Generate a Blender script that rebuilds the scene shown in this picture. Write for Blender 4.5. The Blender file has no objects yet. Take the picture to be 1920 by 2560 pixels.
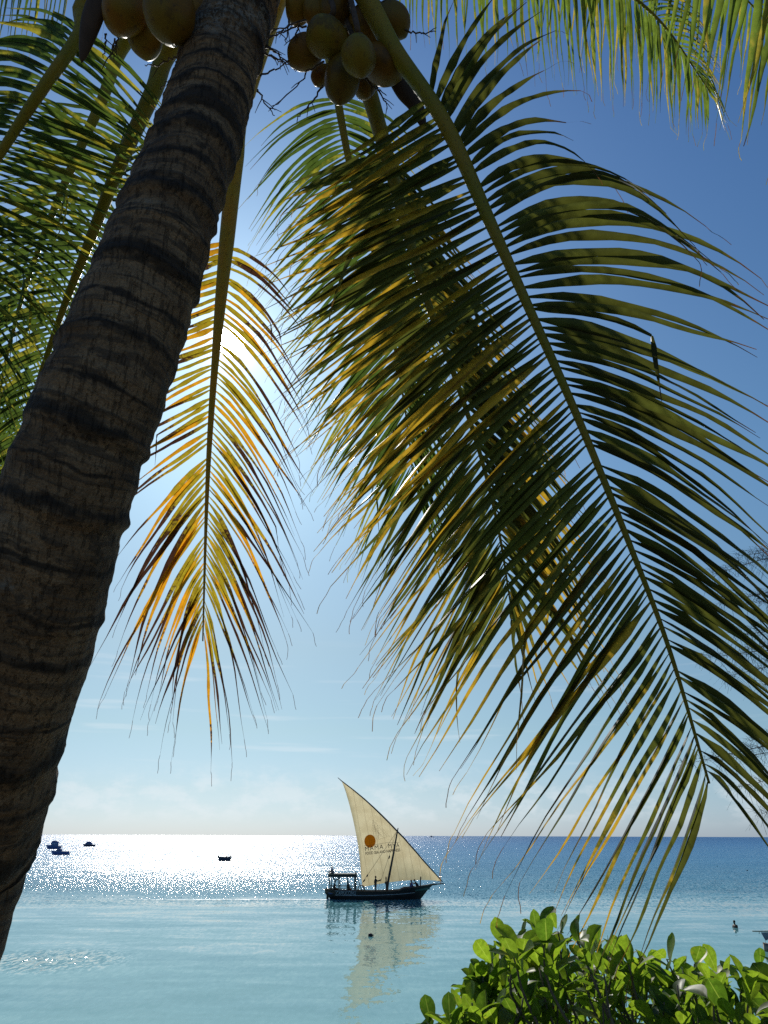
import bpy, math, random
from mathutils import Vector, Matrix, noise
random.seed(7)
rnd = random.random
def ru(a, b): return a + (b - a) * rnd()
sc = bpy.context.scene
COL = sc.collection
R_ = math.radians

# ------------------------------------------------------------------ camera
CAM = Vector((0, 0, 7.5))
PITCH = R_(22.85); ROLL = R_(0.2)
F = Vector((0, math.cos(PITCH), math.sin(PITCH)))
U0 = Vector((0, -math.sin(PITCH), math.cos(PITCH)))
R0 = Vector((1, 0, 0))
RT = R0 * math.cos(ROLL) + U0 * math.sin(ROLL)
UP = U0 * math.cos(ROLL) - R0 * math.sin(ROLL)
cd = bpy.data.cameras.new("camera")
cam = bpy.data.objects.new("camera", cd); COL.objects.link(cam)
cam.matrix_world = Matrix(((RT.x, UP.x, -F.x, CAM.x), (RT.y, UP.y, -F.y, CAM.y), (RT.z, UP.z, -F.z, CAM.z), (0, 0, 0, 1)))
cd.sensor_fit = 'VERTICAL'; cd.sensor_height = 36; cd.sensor_width = 27; cd.lens = 27
cd.clip_start = 0.05; cd.clip_end = 60000
sc.camera = cam

# ------------------------------------------------------------------ light
SUN_EL = R_(34.5); SUN_AZ = R_(-13.5)      # azimuth from +Y towards +X
SUN = Vector((math.sin(SUN_AZ) * math.cos(SUN_EL), math.cos(SUN_AZ) * math.cos(SUN_EL), math.sin(SUN_EL)))
ld = bpy.data.lights.new("sun", 'SUN'); ld.energy = 4.2; ld.angle = R_(0.53); ld.color = (1, 0.95, 0.86)
lo = bpy.data.objects.new("sun", ld); COL.objects.link(lo)
lo.rotation_euler = (-SUN).to_track_quat('-Z', 'Y').to_euler(); lo.location = (0, 0, 60)
sc.view_settings.view_transform = 'Standard'; sc.view_settings.look = 'None'
sc.view_settings.exposure = 0.0; sc.view_settings.gamma = 1
sc.render.film_transparent = False
sc.cycles.use_denoising = False            # a denoiser melts the sun glitter into a smear

def nt_clear(nt):
    nt.nodes.clear()
    return nt.nodes, nt.links
def N(nt, typ, **kw):
    n = nt.nodes.new(typ)
    for k, v in kw.items():
        if k.startswith('i_'):
            key = k[2:]
            key = int(key) if key.isdigit() else key.replace('_', ' ')
            n.inputs[key].default_value = v
        else: setattr(n, k, v)
    return n
def L(nt, a, b): nt.links.new(a, b)
def math_(nt, op, a, b=None, c=None, clamp=False):
    n = nt.nodes.new('ShaderNodeMath'); n.operation = op; n.use_clamp = clamp
    for i, v in enumerate((a, b, c)):
        if v is None: continue
        if isinstance(v, (int, float)): n.inputs[i].default_value = v
        else: nt.links.new(v, n.inputs[i])
    return n.outputs[0]
def mixc(nt, f, a, b, mode='MIX'):
    n = nt.nodes.new('ShaderNodeMix'); n.data_type = 'RGBA'; n.blend_type = mode
    for i, v in ((0, f), (6, a), (7, b)):
        if isinstance(v, (int, float)): n.inputs[i].default_value = v
        elif isinstance(v, (tuple, list)): n.inputs[i].default_value = tuple(v)[:3] + (1,)
        else: nt.links.new(v, n.inputs[i])
    return n.outputs[2]
def ramp(nt, val, stops):
    n = nt.nodes.new('ShaderNodeValToRGB'); e = n.color_ramp.elements
    while len(e) < len(stops): e.new(0.5)
    for k, (p, c) in enumerate(stops):
        e[k].position = p; e[k].color = (c, c, c, 1) if isinstance(c, (int, float)) else tuple(c) + (1,)
    nt.links.new(val, n.inputs[0]); return n.outputs[0]
def mapr(nt, v, a, b, c, d, smooth=True):
    n = nt.nodes.new('ShaderNodeMapRange'); n.interpolation_type = 'SMOOTHSTEP' if smooth else 'LINEAR'
    nt.links.new(v, n.inputs[0])
    for i, x in enumerate((a, b, c, d)): n.inputs[i + 1].default_value = x
    return n.outputs[0]

world = bpy.data.worlds.new("World"); sc.world = world; world.use_nodes = True
nt = world.node_tree; nt_clear(nt)
sky = N(nt, 'ShaderNodeTexSky', sky_type='NISHITA', sun_disc=False, sun_elevation=SUN_EL, sun_rotation=SUN_AZ,
        altitude=0, air_density=1.0, dust_density=0.6, ozone_density=2.0)
tc = N(nt, 'ShaderNodeTexCoord')
nrm = N(nt, 'ShaderNodeVectorMath', operation='NORMALIZE'); L(nt, tc.outputs['Generated'], nrm.inputs[0])
sep = N(nt, 'ShaderNodeSeparateXYZ'); L(nt, nrm.outputs[0], sep.inputs[0])
dz = sep.outputs['Z']
SKYK = 0.085
skyc = mixc(nt, 1.0, sky.outputs[0], (SKYK, SKYK, SKYK), 'MULTIPLY')
# grade: richer blue overhead
grade = ramp(nt, dz, [(0.0, (0.50, 0.72, 1.26)), (0.05, (0.51, 0.68, 0.95)), (0.12, (0.56, 0.72, 0.80)), (0.22, (0.62, 0.78, 0.80)), (0.4, (0.61, 0.90, 1.02)), (0.85, (0.42, 0.77, 1.15))])
skyc = mixc(nt, 1.0, skyc, grade, 'MULTIPLY')
# low clouds: azimuth-ish coordinates
az = math_(nt, 'ARCTAN2', sep.outputs['X'], sep.outputs['Y'])
cv = N(nt, 'ShaderNodeCombineXYZ'); L(nt, math_(nt, 'MULTIPLY', az, 9.0), cv.inputs[0]); L(nt, math_(nt, 'MULTIPLY', dz, 17.0), cv.inputs[1])
cn = N(nt, 'ShaderNodeTexNoise', i_Scale=2.2, i_Detail=9.0, i_Roughness=0.62); L(nt, cv.outputs[0], cn.inputs['Vector'])
cn2 = N(nt, 'ShaderNodeTexNoise', i_Scale=0.7, i_Detail=2.0); L(nt, cv.outputs[0], cn2.inputs['Vector'])
top = math_(nt, 'MULTIPLY_ADD', cn2.outputs[0], 0.09, 0.02)           # cloud top height varies
band = math_(nt, 'MULTIPLY', mapr(nt, math_(nt, 'SUBTRACT', top, dz), -0.022, 0.018, 0, 1), mapr(nt, dz, 0.006, 0.03, 0.0, 1))
cum = math_(nt, 'MULTIPLY', mapr(nt, cn.outputs[0], 0.42, 0.62, 0, 1), band)
cv2 = N(nt, 'ShaderNodeCombineXYZ'); L(nt, math_(nt, 'MULTIPLY', az, 3.0), cv2.inputs[0]); L(nt, math_(nt, 'MULTIPLY', dz, 46.0), cv2.inputs[1])
cs = N(nt, 'ShaderNodeTexNoise', i_Scale=1.5, i_Detail=6.0, i_Roughness=0.5); L(nt, cv2.outputs[0], cs.inputs['Vector'])
strk = math_(nt, 'MULTIPLY', mapr(nt, cs.outputs[0], 0.55, 0.75, 0, 1), math_(nt, 'MULTIPLY', mapr(nt, dz, 0.06, 0.1, 0, 1), mapr(nt, dz, 0.16, 0.24, 1, 0)))
skyc = mixc(nt, math_(nt, 'MULTIPLY', cum, 0.34), skyc, (0.86, 0.90, 0.93))
skyc = mixc(nt, math_(nt, 'MULTIPLY', strk, 0.35), skyc, (0.84, 0.89, 0.93))
# the sun itself and its aureole
dt = N(nt, 'ShaderNodeVectorMath', operation='DOT_PRODUCT'); L(nt, nrm.outputs[0], dt.inputs[0]); dt.inputs[1].default_value = SUN
ang = math_(nt, 'ARCCOSINE', math_(nt, 'MINIMUM', dt.outputs['Value'], 1.0))
disk = math_(nt, 'MULTIPLY', mapr(nt, ang, R_(0.8), R_(1.1), 1, 0), 30.0)
glow = math_(nt, 'MULTIPLY', math_(nt, 'EXPONENT', math_(nt, 'MULTIPLY', ang, -1 / R_(1.1))), 2.0)
glow2 = math_(nt, 'MULTIPLY', math_(nt, 'EXPONENT', math_(nt, 'MULTIPLY', ang, -1 / R_(10.0))), 0.2)
sm = math_(nt, 'ADD', math_(nt, 'ADD', disk, glow), glow2)
cc = N(nt, 'ShaderNodeCombineColor')
L(nt, sm, cc.inputs[0]); L(nt, math_(nt, 'MULTIPLY', sm, 0.99), cc.inputs[1]); L(nt, math_(nt, 'MULTIPLY', sm, 0.96), cc.inputs[2])
skyc = mixc(nt, 1.0, skyc, cc.outputs[0], 'ADD')
bg = N(nt, 'ShaderNodeBackground', i_Strength=1.0); L(nt, skyc, bg.inputs[0])
wo = N(nt, 'ShaderNodeOutputWorld'); L(nt, bg.outputs[0], wo.inputs[0])
world.cycles_visibility.camera = True

# ------------------------------------------------------------------ picture helpers (a place seen in a survey photo -> metres)
K = 1920 / 1659
def ray(sx, sy): return F * 1920 + RT * (sx - 960) + UP * (1280 - sy)
def P(px, py, d): return CAM + ray(px * K, py * K) * (d / 1920)
def PY(sx, sy, Y):
    v = ray(sx, sy); return CAM + v * (Y / v.y)
def PZ(sx, sy, z=0.0):
    v = ray(sx, sy); return CAM + v * ((z - CAM.z) / v.z)

# ------------------------------------------------------------------ mesh helpers
def tag(o, label=None, cat=None, group=None, kind=None):
    if label: o['label'] = label
    if cat: o['category'] = cat
    if group: o['group'] = group
    if kind: o['kind'] = kind
    return o
def empty(name, loc, label, cat, group=None):
    o = bpy.data.objects.new(name, None); COL.objects.link(o); o.location = loc
    o.empty_display_size = 0.3
    return tag(o, label, cat, group)
def world_loc(o):
    l = Vector(o.location)
    while o.parent: o = o.parent; l += Vector(o.location)
    return l
class MB:
    def __init__(s): s.v = []; s.f = []; s.a = []; s.b = []
    def add(s, vs, fs, a=0.0, b=0.0):
        n = len(s.v); s.v += [tuple(x) for x in vs]; s.f += [tuple(i + n for i in f) for f in fs]
        s.a += a if isinstance(a, list) else [a] * len(vs); s.b += b if isinstance(b, list) else [b] * len(vs)
    def build(s, name, mat, parent=None, smooth=True, label=None, attrs=False):
        me = bpy.data.meshes.new(name)
        off = world_loc(parent) if parent else Vector((0, 0, 0))
        me.from_pydata([(v[0] - off.x, v[1] - off.y, v[2] - off.z) for v in s.v], [], s.f)
        if attrs:
            for nm, d in (('leaf_s', s.a), ('leaf_r', s.b)):
                at = me.attributes.new(nm, 'FLOAT', 'POINT'); at.data.foreach_set('value', d)
        if smooth: me.polygons.foreach_set('use_smooth', [True] * len(me.polygons))
        me.materials.append(mat); me.update()
        o = bpy.data.objects.new(name, me); COL.objects.link(o); o.parent = parent
        if label: o['label'] = label
        return o
def frames(pts):
    n = len(pts); T = []
    for i in range(n):
        t = pts[min(i + 1, n - 1)] - pts[max(i - 1, 0)]
        T.append(t.normalized() if t.length > 1e-9 else Vector((0, 0, 1)))
    a = Vector((0, 0, 1)) if abs(T[0].z) < 0.9 else Vector((1, 0, 0))
    u = (a - T[0] * a.dot(T[0])).normalized(); out = []
    for t in T:
        u = (u - t * u.dot(t)).normalized(); out.append((t, u, t.cross(u)))
    return out
def tube(mb, pts, rad, n=8, flat=1.0, a=0.0, b=0.0):
    pts = [Vector(p) for p in pts]
    if not isinstance(rad, (list, tuple)): rad = [rad] * len(pts)
    vs = []; fs = []; av = []
    for i, (t, u, w) in enumerate(frames(pts)):
        for k in range(n):
            an = 2 * math.pi * k / n
            vs.append(pts[i] + (u * math.cos(an) + w * math.sin(an) * flat) * rad[i])
            av.append(i / max(1, len(pts) - 1))
    for i in range(len(pts) - 1):
        for k in range(n):
            k2 = (k + 1) % n
            fs.append((i * n + k, i * n + k2, (i + 1) * n + k2, (i + 1) * n + k))
    fs.append(tuple(range(n - 1, -1, -1))); fs.append(tuple((len(pts) - 1) * n + k for k in range(n)))
    mb.add(vs, fs, av, b)
def box(mb, c, s, rot=None):
    c = Vector(c); vs = []
    for x in (-.5, .5):
        for y in (-.5, .5):
            for z in (-.5, .5):
                p = Vector((x * s[0], y * s[1], z * s[2]))
                if rot: p = rot @ p
                vs.append(c + p)
    mb.add(vs, [(0, 1, 3, 2), (4, 6, 7, 5), (0, 4, 5, 1), (2, 3, 7, 6), (0, 2, 6, 4), (1, 5, 7, 3)])
def sphere(mb, c, r, seg=16, ring=10, fn=None):
    c = Vector(c); rr = r if isinstance(r, (tuple, list)) else (r, r, r); vs = []; fs = []
    for i in range(ring + 1):
        th = math.pi * i / ring
        for k in range(seg):
            ph = 2 * math.pi * k / seg
            p = Vector((math.sin(th) * math.cos(ph), math.sin(th) * math.sin(ph), math.cos(th)))
            if fn: p = fn(p, th, ph)
            vs.append(c + Vector((p.x * rr[0], p.y * rr[1], p.z * rr[2])))
    for i in range(ring):
        for k in range(seg):
            k2 = (k + 1) % seg; fs.append((i * seg + k, (i + 1) * seg + k, (i + 1) * seg + k2, i * seg + k2))
    mb.add(vs, fs)
def loft(mb, secs, closed=False, caps=False):
    n = len(secs[0]); vs = [p for s in secs for p in s]; fs = []
    for i in range(len(secs) - 1):
        for k in range(n if closed else n - 1):
            k2 = (k + 1) % n; fs.append((i * n + k, i * n + k2, (i + 1) * n + k2, (i + 1) * n + k))
    if caps:
        fs.append(tuple(range(n - 1, -1, -1))); fs.append(tuple((len(secs) - 1) * n + k for k in range(n)))
    mb.add(vs, fs)
def lerpkeys(keys, t):
    if t <= keys[0][0]: return keys[0][1:]
    for a, b in zip(keys, keys[1:]):
        if t <= b[0]:
            f = (t - a[0]) / (b[0] - a[0]); return tuple(x + (y - x) * f for x, y in zip(a[1:], b[1:]))
    return keys[-1][1:]
def catmull(pts, m):
    p = [2 * pts[0] - pts[1]] + list(pts) + [2 * pts[-1] - pts[-2]]; out = []
    for i in range(1, len(p) - 2):
        for k in range(m):
            t = k / m; a, b, c, d = p[i - 1], p[i], p[i + 1], p[i + 2]
            out.append(0.5 * ((2 * b) + (c - a) * t + (2 * a - 5 * b + 4 * c - d) * t * t + (3 * b - a - 3 * c + d) * t ** 3))
    out.append(p[-2]); return out

# ------------------------------------------------------------------ materials
def mat(name):
    m = bpy.data.materials.new(name); m.use_nodes = True; nt_clear(m.node_tree); return m, m.node_tree
def out(nt, sh):
    o = nt.nodes.new('ShaderNodeOutputMaterial'); nt.links.new(sh, o.inputs[0]); return o
def simple(name, col, rough=0.6, var=0.25, scale=6.0, spec=0.4, bump=0.0, stretch=(1, 1, 1)):
    m, nt = mat(name)
    co = N(nt, 'ShaderNodeTexCoord'); mp = N(nt, 'ShaderNodeMapping', i_Scale=stretch); L(nt, co.outputs['Object'], mp.inputs[0])
    no = N(nt, 'ShaderNodeTexNoise', i_Scale=scale, i_Detail=6.0, i_Roughness=0.6); L(nt, mp.outputs[0], no.inputs['Vector'])
    c = mixc(nt, mapr(nt, no.outputs[0], 0.3, 0.7, 0, 1), tuple(x * (1 - var) for x in col), tuple(min(1, x * (1 + var)) for x in col))
    b = N(nt, 'ShaderNodeBsdfPrincipled', i_Roughness=rough); b.inputs['Specular IOR Level'].default_value = spec
    L(nt, c, b.inputs['Base Color'])
    if bump:
        bp = N(nt, 'ShaderNodeBump', i_Strength=0.6, i_Distance=bump); L(nt, no.outputs[0], bp.inputs['Height']); L(nt, bp.outputs[0], b.inputs['Normal'])
    out(nt, b.outputs[0]); return m
def leafmat(name, green, yellow, brown, yk, bk, tk=0.5, trans=2.4, rough=0.38, dead=0.2):
    """palm leaflet: colour of its own by leaflet (leaf_r), along it (leaf_s) and in blotches"""
    m, nt = mat(name)
    s = N(nt, 'ShaderNodeAttribute', attribute_name='leaf_s').outputs['Fac']
    r = N(nt, 'ShaderNodeAttribute', attribute_name='leaf_r').outputs['Fac']
    co = N(nt, 'ShaderNodeTexCoord')
    n1 = N(nt, 'ShaderNodeTexNoise', i_Scale=9.0, i_Detail=4.0, i_Roughness=0.6); L(nt, co.outputs['Object'], n1.inputs['Vector'])
    n2 = N(nt, 'ShaderNodeTexNoise', i_Scale=60.0, i_Detail=3.0); L(nt, co.outputs['Object'], n2.inputs['Vector'])
    y = math_(nt, 'ADD', math_(nt, 'MULTIPLY', r, 0.9), math_(nt, 'MULTIPLY', s, 0.6))
    y = math_(nt, 'ADD', y, math_(nt, 'MULTIPLY', math_(nt, 'SUBTRACT', n1.outputs[0], 0.5), 1.1))
    y = math_(nt, 'ADD', y, math_(nt, 'MULTIPLY', math_(nt, 'SUBTRACT', n2.outputs[0], 0.5), 0.35))
    fy = mapr(nt, y, 1.02 - yk, 1.36 - yk, 0, 1)
    bb = math_(nt, 'ADD', math_(nt, 'MULTIPLY', math_(nt, 'POWER', s, 1.4), 0.9), math_(nt, 'MULTIPLY', math_(nt, 'SUBTRACT', n2.outputs[0], 0.5), 0.45))
    bb = math_(nt, 'ADD', bb, math_(nt, 'MULTIPLY', math_(nt, 'SUBTRACT', 1.0, r), dead))
    bb = math_(nt, 'ADD', bb, math_(nt, 'MULTIPLY', math_(nt, 'SUBTRACT', n1.outputs[0], 0.5), 0.5))
    fb = mapr(nt, bb, 0.85 - bk, 1.0 - bk, 0, 1)
    c = mixc(nt, fb, mixc(nt, fy, green, yellow), brown)
    n3 = N(nt, 'ShaderNodeTexNoise', i_Scale=25.0, i_Detail=2.0); L(nt, co.outputs['Object'], n3.inputs['Vector'])
    c = mixc(nt, 1.0, c, ramp(nt, n3.outputs[0], [(0.3, 0.75), (0.7, 1.2)]), 'MULTIPLY')
    c = mixc(nt, 1.0, c, ramp(nt, r, [(0.0, (0.62, 0.58, 0.62)), (0.32, (1.0, 1.0, 1.0))]), 'MULTIPLY')     # leaflets low in leaf_r get a darker, less green tone
    b = N(nt, 'ShaderNodeBsdfPrincipled', i_Roughness=rough); L(nt, c, b.inputs['Base Color']); b.inputs['Specular IOR Level'].default_value = 0.32
    t = N(nt, 'ShaderNodeBsdfTranslucent'); L(nt, mixc(nt, 1.0, c, (trans, trans, trans * 0.8), 'MULTIPLY'), t.inputs[0])
    mx = N(nt, 'ShaderNodeMixShader', i_0=tk); L(nt, b.outputs[0], mx.inputs[1]); L(nt, t.outputs[0], mx.inputs[2])
    out(nt, mx.outputs[0]); return m
M_leaf_main = leafmat('palm_leaf_olive', (0.040, 0.045, 0.009), (0.21, 0.13, 0.012), (0.07, 0.033, 0.012), 0.30, -0.05, tk=.53, trans=2.8, rough=.46)
M_leaf_green = leafmat('palm_leaf_green', (0.030, 0.048, 0.009), (0.15, 0.13, 0.015), (0.08, 0.04, 0.015), 0.12, -0.08, trans=3.1, rough=.45)
M_leaf_yellow = leafmat('palm_leaf_yellow', (0.20, 0.15, 0.012), (0.36, 0.165, 0.008), (0.035, 0.015, 0.010), 0.35, 0.25, dead=.62, rough=.45)
M_leaf_top = leafmat('palm_leaf_lime', (0.10, 0.14, 0.02), (0.26, 0.20, 0.03), (0.11, 0.06, 0.03), 0.1, -0.08, trans=2.1)
def petiole_mat(name, col, col2):
    m, nt = mat(name)
    co = N(nt, 'ShaderNodeTexCoord')
    n1 = N(nt, 'ShaderNodeTexNoise', i_Scale=5.0, i_Detail=5.0); L(nt, co.outputs['Object'], n1.inputs['Vector'])
    n2 = N(nt, 'ShaderNodeTexNoise', i_Scale=90.0, i_Detail=3.0); L(nt, co.outputs['Object'], n2.inputs['Vector'])
    c = mixc(nt, mapr(nt, n1.outputs[0], 0.35, 0.65, 0, 1), col, col2)
    c = mixc(nt, mapr(nt, n2.outputs[0], 0.58, 0.7, 0, 0.6), c, (0.05, 0.035, 0.015))
    b = N(nt, 'ShaderNodeBsdfPrincipled', i_Roughness=0.5); L(nt, c, b.inputs['Base Color']); b.inputs['Specular IOR Level'].default_value = 0.25
    b.inputs['Subsurface Weight'].default_value = 0.15; b.inputs['Subsurface Radius'].default_value = (0.03, 0.02, 0.005)
    bp = N(nt, 'ShaderNodeBump', i_Strength=0.3, i_Distance=0.004); L(nt, n2.outputs[0], bp.inputs['Height']); L(nt, bp.outputs[0], b.inputs['Normal'])
    out(nt, b.outputs[0]); return m
M_pet = petiole_mat('palm_stalk_olive', (0.17, 0.165, 0.012), (0.23, 0.175, 0.016))
M_pet_y = petiole_mat('palm_stalk_yellow', (0.34, 0.25, 0.03), (0.42, 0.24, 0.03))

# ------------------------------------------------------------------ setting: sea, ground
def sea_mat():
    m, nt = mat('sea_water')
    ge = N(nt, 'ShaderNodeNewGeometry'); sp = N(nt, 'ShaderNodeSeparateXYZ'); L(nt, ge.outputs['Position'], sp.inputs[0])
    X, Y = sp.outputs['X'], sp.outputs['Y']
    big = N(nt, 'ShaderNodeTexNoise', i_Scale=0.012, i_Detail=4.0, i_Roughness=0.55); L(nt, ge.outputs['Position'], big.inputs['Vector'])
    lg = math_(nt, 'LOGARITHM', math_(nt, 'MAXIMUM', Y, 5.0), 10.0)
    lg = math_(nt, 'ADD', lg, math_(nt, 'MULTIPLY', math_(nt, 'SUBTRACT', big.outputs[0], 0.5), 0.22))
    t = mapr(nt, lg, 1.4, 3.4, 0, 1, False)
    col = ramp(nt, t, [(0.0, (0.19, 0.40, 0.37)), (0.16, (0.16, 0.37, 0.36)), (0.30, (0.10, 0.29, 0.32)), (0.40, (0.055, 0.24, 0.34)), (0.56, (0.045, 0.22, 0.39)), (0.75, (0.04, 0.19, 0.39)), (1.0, (0.035, 0.15, 0.34))])
    mpc = N(nt, 'ShaderNodeMapping', i_Scale=(0.02, 0.05, 1)); L(nt, ge.outputs['Position'], mpc.inputs[0])
    bn = N(nt, 'ShaderNodeTexNoise', i_Scale=1.0, i_Detail=5.0, i_Roughness=0.6); L(nt, mpc.outputs[0], bn.inputs['Vector'])
    col = mixc(nt, 1.0, col, ramp(nt, bn.outputs[0], [(0.3, (0.80, 0.86, 0.9)), (0.7, (1.15, 1.10, 1.06))]), 'MULTIPLY')
    # surface slopes: wind-roughened beyond the line of the dhow, sheltered and calm nearer
    edge = math_(nt, 'ADD', Y, math_(nt, 'MULTIPLY', math_(nt, 'SUBTRACT', big.outputs[0], 0.5), 45.0))
    rough_zone = mapr(nt, edge, 90, 132, 0, 1)
    gd = N(nt, 'ShaderNodeVectorMath', operation='DISTANCE'); L(nt, ge.outputs['Position'], gd.inputs[0]); gd.inputs[1].default_value = (-22, 57, 0)
    gust = mapr(nt, gd.outputs['Value'], 0, 7, 1.0, 0)          # a small patch of wind on the calm water
    k_hi = math_(nt, 'ADD', math_(nt, 'MULTIPLY', math_(nt, 'MAXIMUM', rough_zone, math_(nt, 'MULTIPLY', gust, .62)), 2.5), 0.08)
    k_lo = math_(nt, 'ADD', math_(nt, 'MULTIPLY', rough_zone, 0.5), 0.12)
    def slopes(scale, k, stretch):
        mp = N(nt, 'ShaderNodeMapping', i_Scale=stretch); L(nt, ge.outputs['Position'], mp.inputs[0])
        no = N(nt, 'ShaderNodeTexNoise', i_Scale=scale, i_Detail=2.0, i_Roughness=0.6, i_Distortion=0.4); L(nt, mp.outputs[0], no.inputs['Vector'])
        sb = N(nt, 'ShaderNodeVectorMath', operation='SUBTRACT'); L(nt, no.outputs['Color'], sb.inputs[0]); sb.inputs[1].default_value = (0.5, 0.5, 0.5)
        sl = N(nt, 'ShaderNodeVectorMath', operation='SCALE'); L(nt, sb.outputs[0], sl.inputs[0]); L(nt, k, sl.inputs['Scale'])
        return sl.outputs[0]
    a1 = slopes(4.2, k_hi, (1, 0.28, 1)); a2 = slopes(0.45, k_lo, (0.35, 1.0, 1)); a3 = slopes(0.09, math_(nt, 'MULTIPLY', k_lo, 0.8), (0.3, 1, 1))
    ad = N(nt, 'ShaderNodeVectorMath', operation='ADD'); L(nt, a1, ad.inputs[0]); L(nt, a2, ad.inputs[1])
    ad2 = N(nt, 'ShaderNodeVectorMath', operation='ADD'); L(nt, ad.outputs[0], ad2.inputs[0]); L(nt, a3, ad2.inputs[1])
    # wind waves run to the shore: their steep faces look this way, the backs are hidden from low down
    sx = N(nt, 'ShaderNodeSeparateXYZ'); L(nt, ad2.outputs[0], sx.inputs[0])
    yb = math_(nt, 'MULTIPLY', math_(nt, 'ABSOLUTE', sx.outputs[1]), -1.0)
    ym = math_(nt, 'ADD', math_(nt, 'MULTIPLY', sx.outputs[1], math_(nt, 'SUBTRACT', 1.0, rough_zone)), math_(nt, 'MULTIPLY', yb, rough_zone))
    fl = N(nt, 'ShaderNodeCombineXYZ'); L(nt, math_(nt, 'MULTIPLY', sx.outputs[0], math_(nt, 'SUBTRACT', 1.0, math_(nt, 'MULTIPLY', rough_zone, 0.28))), fl.inputs[0]); L(nt, ym, fl.inputs[1])
    up = N(nt, 'ShaderNodeVectorMath', operation='ADD'); L(nt, fl.outputs[0], up.inputs[0]); up.inputs[1].default_value = (0, 0, 1)
    nn = N(nt, 'ShaderNodeVectorMath', operation='NORMALIZE'); L(nt, up.outputs[0], nn.inputs[0])
    b = N(nt, 'ShaderNodeBsdfPrincipled', i_IOR=1.33)
    L(nt, col, b.inputs['Base Color']); L(nt, nn.outputs[0], b.inputs['Normal'])
    rg = math_(nt, 'ADD', mapr(nt, lg, 2.05, 2.4, 0.05, 0.20), mapr(nt, lg, 2.5, 3.4, 0.0, 0.12))
    L(nt, rg, b.inputs['Roughness']); L(nt, mapr(nt, edge, 97, 200, 0.5, 0.3), b.inputs['Specular IOR Level'])
    out(nt, b.outputs[0]); return m
M_sea = sea_mat()
mb = MB()
xs = [-30000, -3000, -400, -60, 60, 400, 3000, 30000]; ys = [-2000, -100, 20, 120, 500, 2500, 12000, 40000]
vs = [(x, y, 0) for y in ys for x in xs]; n = len(xs)
mb.add(vs, [(j * n + i, j * n + i + 1, (j + 1) * n + i + 1, (j + 1) * n + i) for j in range(len(ys) - 1) for i in range(n - 1)])
sea = mb.build('sea_water', M_sea, smooth=False); tag(sea, 'turquoise shallows darkening to deep blue at the horizon', kind='structure')

def ground_h(x, y):
    e = 5.0 + 5.0 * max(0, min(1, (x - 3.8) / 2.5)) + 1.2 * noise.noise(Vector((x * .25, 0, 3)))
    t = max(0, min(1, (y - e) / 2.6)); t = t * t * (3 - 2 * t)
    h = 5.9 * (1 - t) + 0.25 * t
    if y > e + 2.6: h = 0.25 - (y - e - 2.6) * 0.07
    w = 4 * t * (1 - t)
    return h + (0.05 + 0.5 * w) * noise.noise(Vector((x * .9, y * .9, h * .8))) + .02 * noise.noise(Vector((x * 5, y * 5, 0)))
mb = MB(); nx, ny = 150, 130
gx = [math.copysign(abs(i / nx * 2 - 1) ** 2.2 * 220, i / nx * 2 - 1) for i in range(nx + 1)]
gy = [-160 + 158 * (j / 30) ** .5 if j < 30 else -2 + (j - 30) * 0.22 for j in range(ny + 1)]
gy.sort()
mb.add([(x, y, ground_h(x, y)) for y in gy for x in gx], [(j * (nx + 1) + i, j * (nx + 1) + i + 1, (j + 1) * (nx + 1) + i + 1, (j + 1) * (nx + 1) + i) for j in range(ny) for i in range(nx)])
M_ground = simple('sandy_coral_ground', (0.13, 0.115, 0.075), 0.9, 0.35, 3.0, 0.2, 0.03)
tag(mb.build('ground', M_ground), 'sandy coral terrace above the beach', kind='structure')

# wake trailing left from the dhow's stern
M_wake, nt = mat('wake_foam')
ge = N(nt, 'ShaderNodeNewGeometry'); mp = N(nt, 'ShaderNodeMapping', i_Scale=(0.5, 1.6, 1)); L(nt, ge.outputs['Position'], mp.inputs[0])
no = N(nt, 'ShaderNodeTexNoise', i_Scale=1.6, i_Detail=5.0, i_Roughness=0.7); L(nt, mp.outputs[0], no.inputs['Vector'])
at = N(nt, 'ShaderNodeAttribute', attribute_name='leaf_s').outputs['Fac']
b = N(nt, 'ShaderNodeBsdfPrincipled', i_Roughness=0.5); b.inputs['Base Color'].default_value = (0.8, 0.85, 0.86, 1)
tr = N(nt, 'ShaderNodeBsdfTransparent'); mx = N(nt, 'ShaderNodeMixShader')
fac = mapr(nt, math_(nt, 'ADD', math_(nt, 'MULTIPLY', no.outputs[0], 0.9), math_(nt, 'MULTIPLY', at, 0.45)), 0.62, 0.85, 0, 0.85)
L(nt, fac, mx.inputs[0]); L(nt, tr.outputs[0], mx.inputs[1]); L(nt, b.outputs[0], mx.inputs[2]); out(nt, mx.outputs[0])
mb = MB(); vs = []; av = []
for i in range(61):
    t = i / 60; c = PZ(826 - 740 * t, 2249 + 1 - 2 * t); w = 0.35 + 0.5 * t
    for k, q in enumerate((-1, -.4, .4, 1)):
        vs.append((c.x, c.y + q * w + .4 * math.sin(t * 9), 0.004 + (0.05 if abs(q) < .5 else 0)))
        av.append((1 - .75 * t) if abs(q) < .5 else 0.0)
mb.add(vs, [(i * 4 + k, i * 4 + k + 1, i * 4 + 5 + k, i * 4 + 4 + k) for i in range(60) for k in range(3)], av)
tag(mb.build('wake', M_wake, attrs=True), 'thin white wake line trailing left from the dhow', kind='stuff')

# ------------------------------------------------------------------ the leaning coconut palm
palm_base = Vector((-1.75, 2.95, 5.88))
palm = empty('coconut_palm', palm_base, 'leaning coconut palm with ringed trunk, hanging coconuts and long drooping fronds', 'palm tree')
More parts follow.
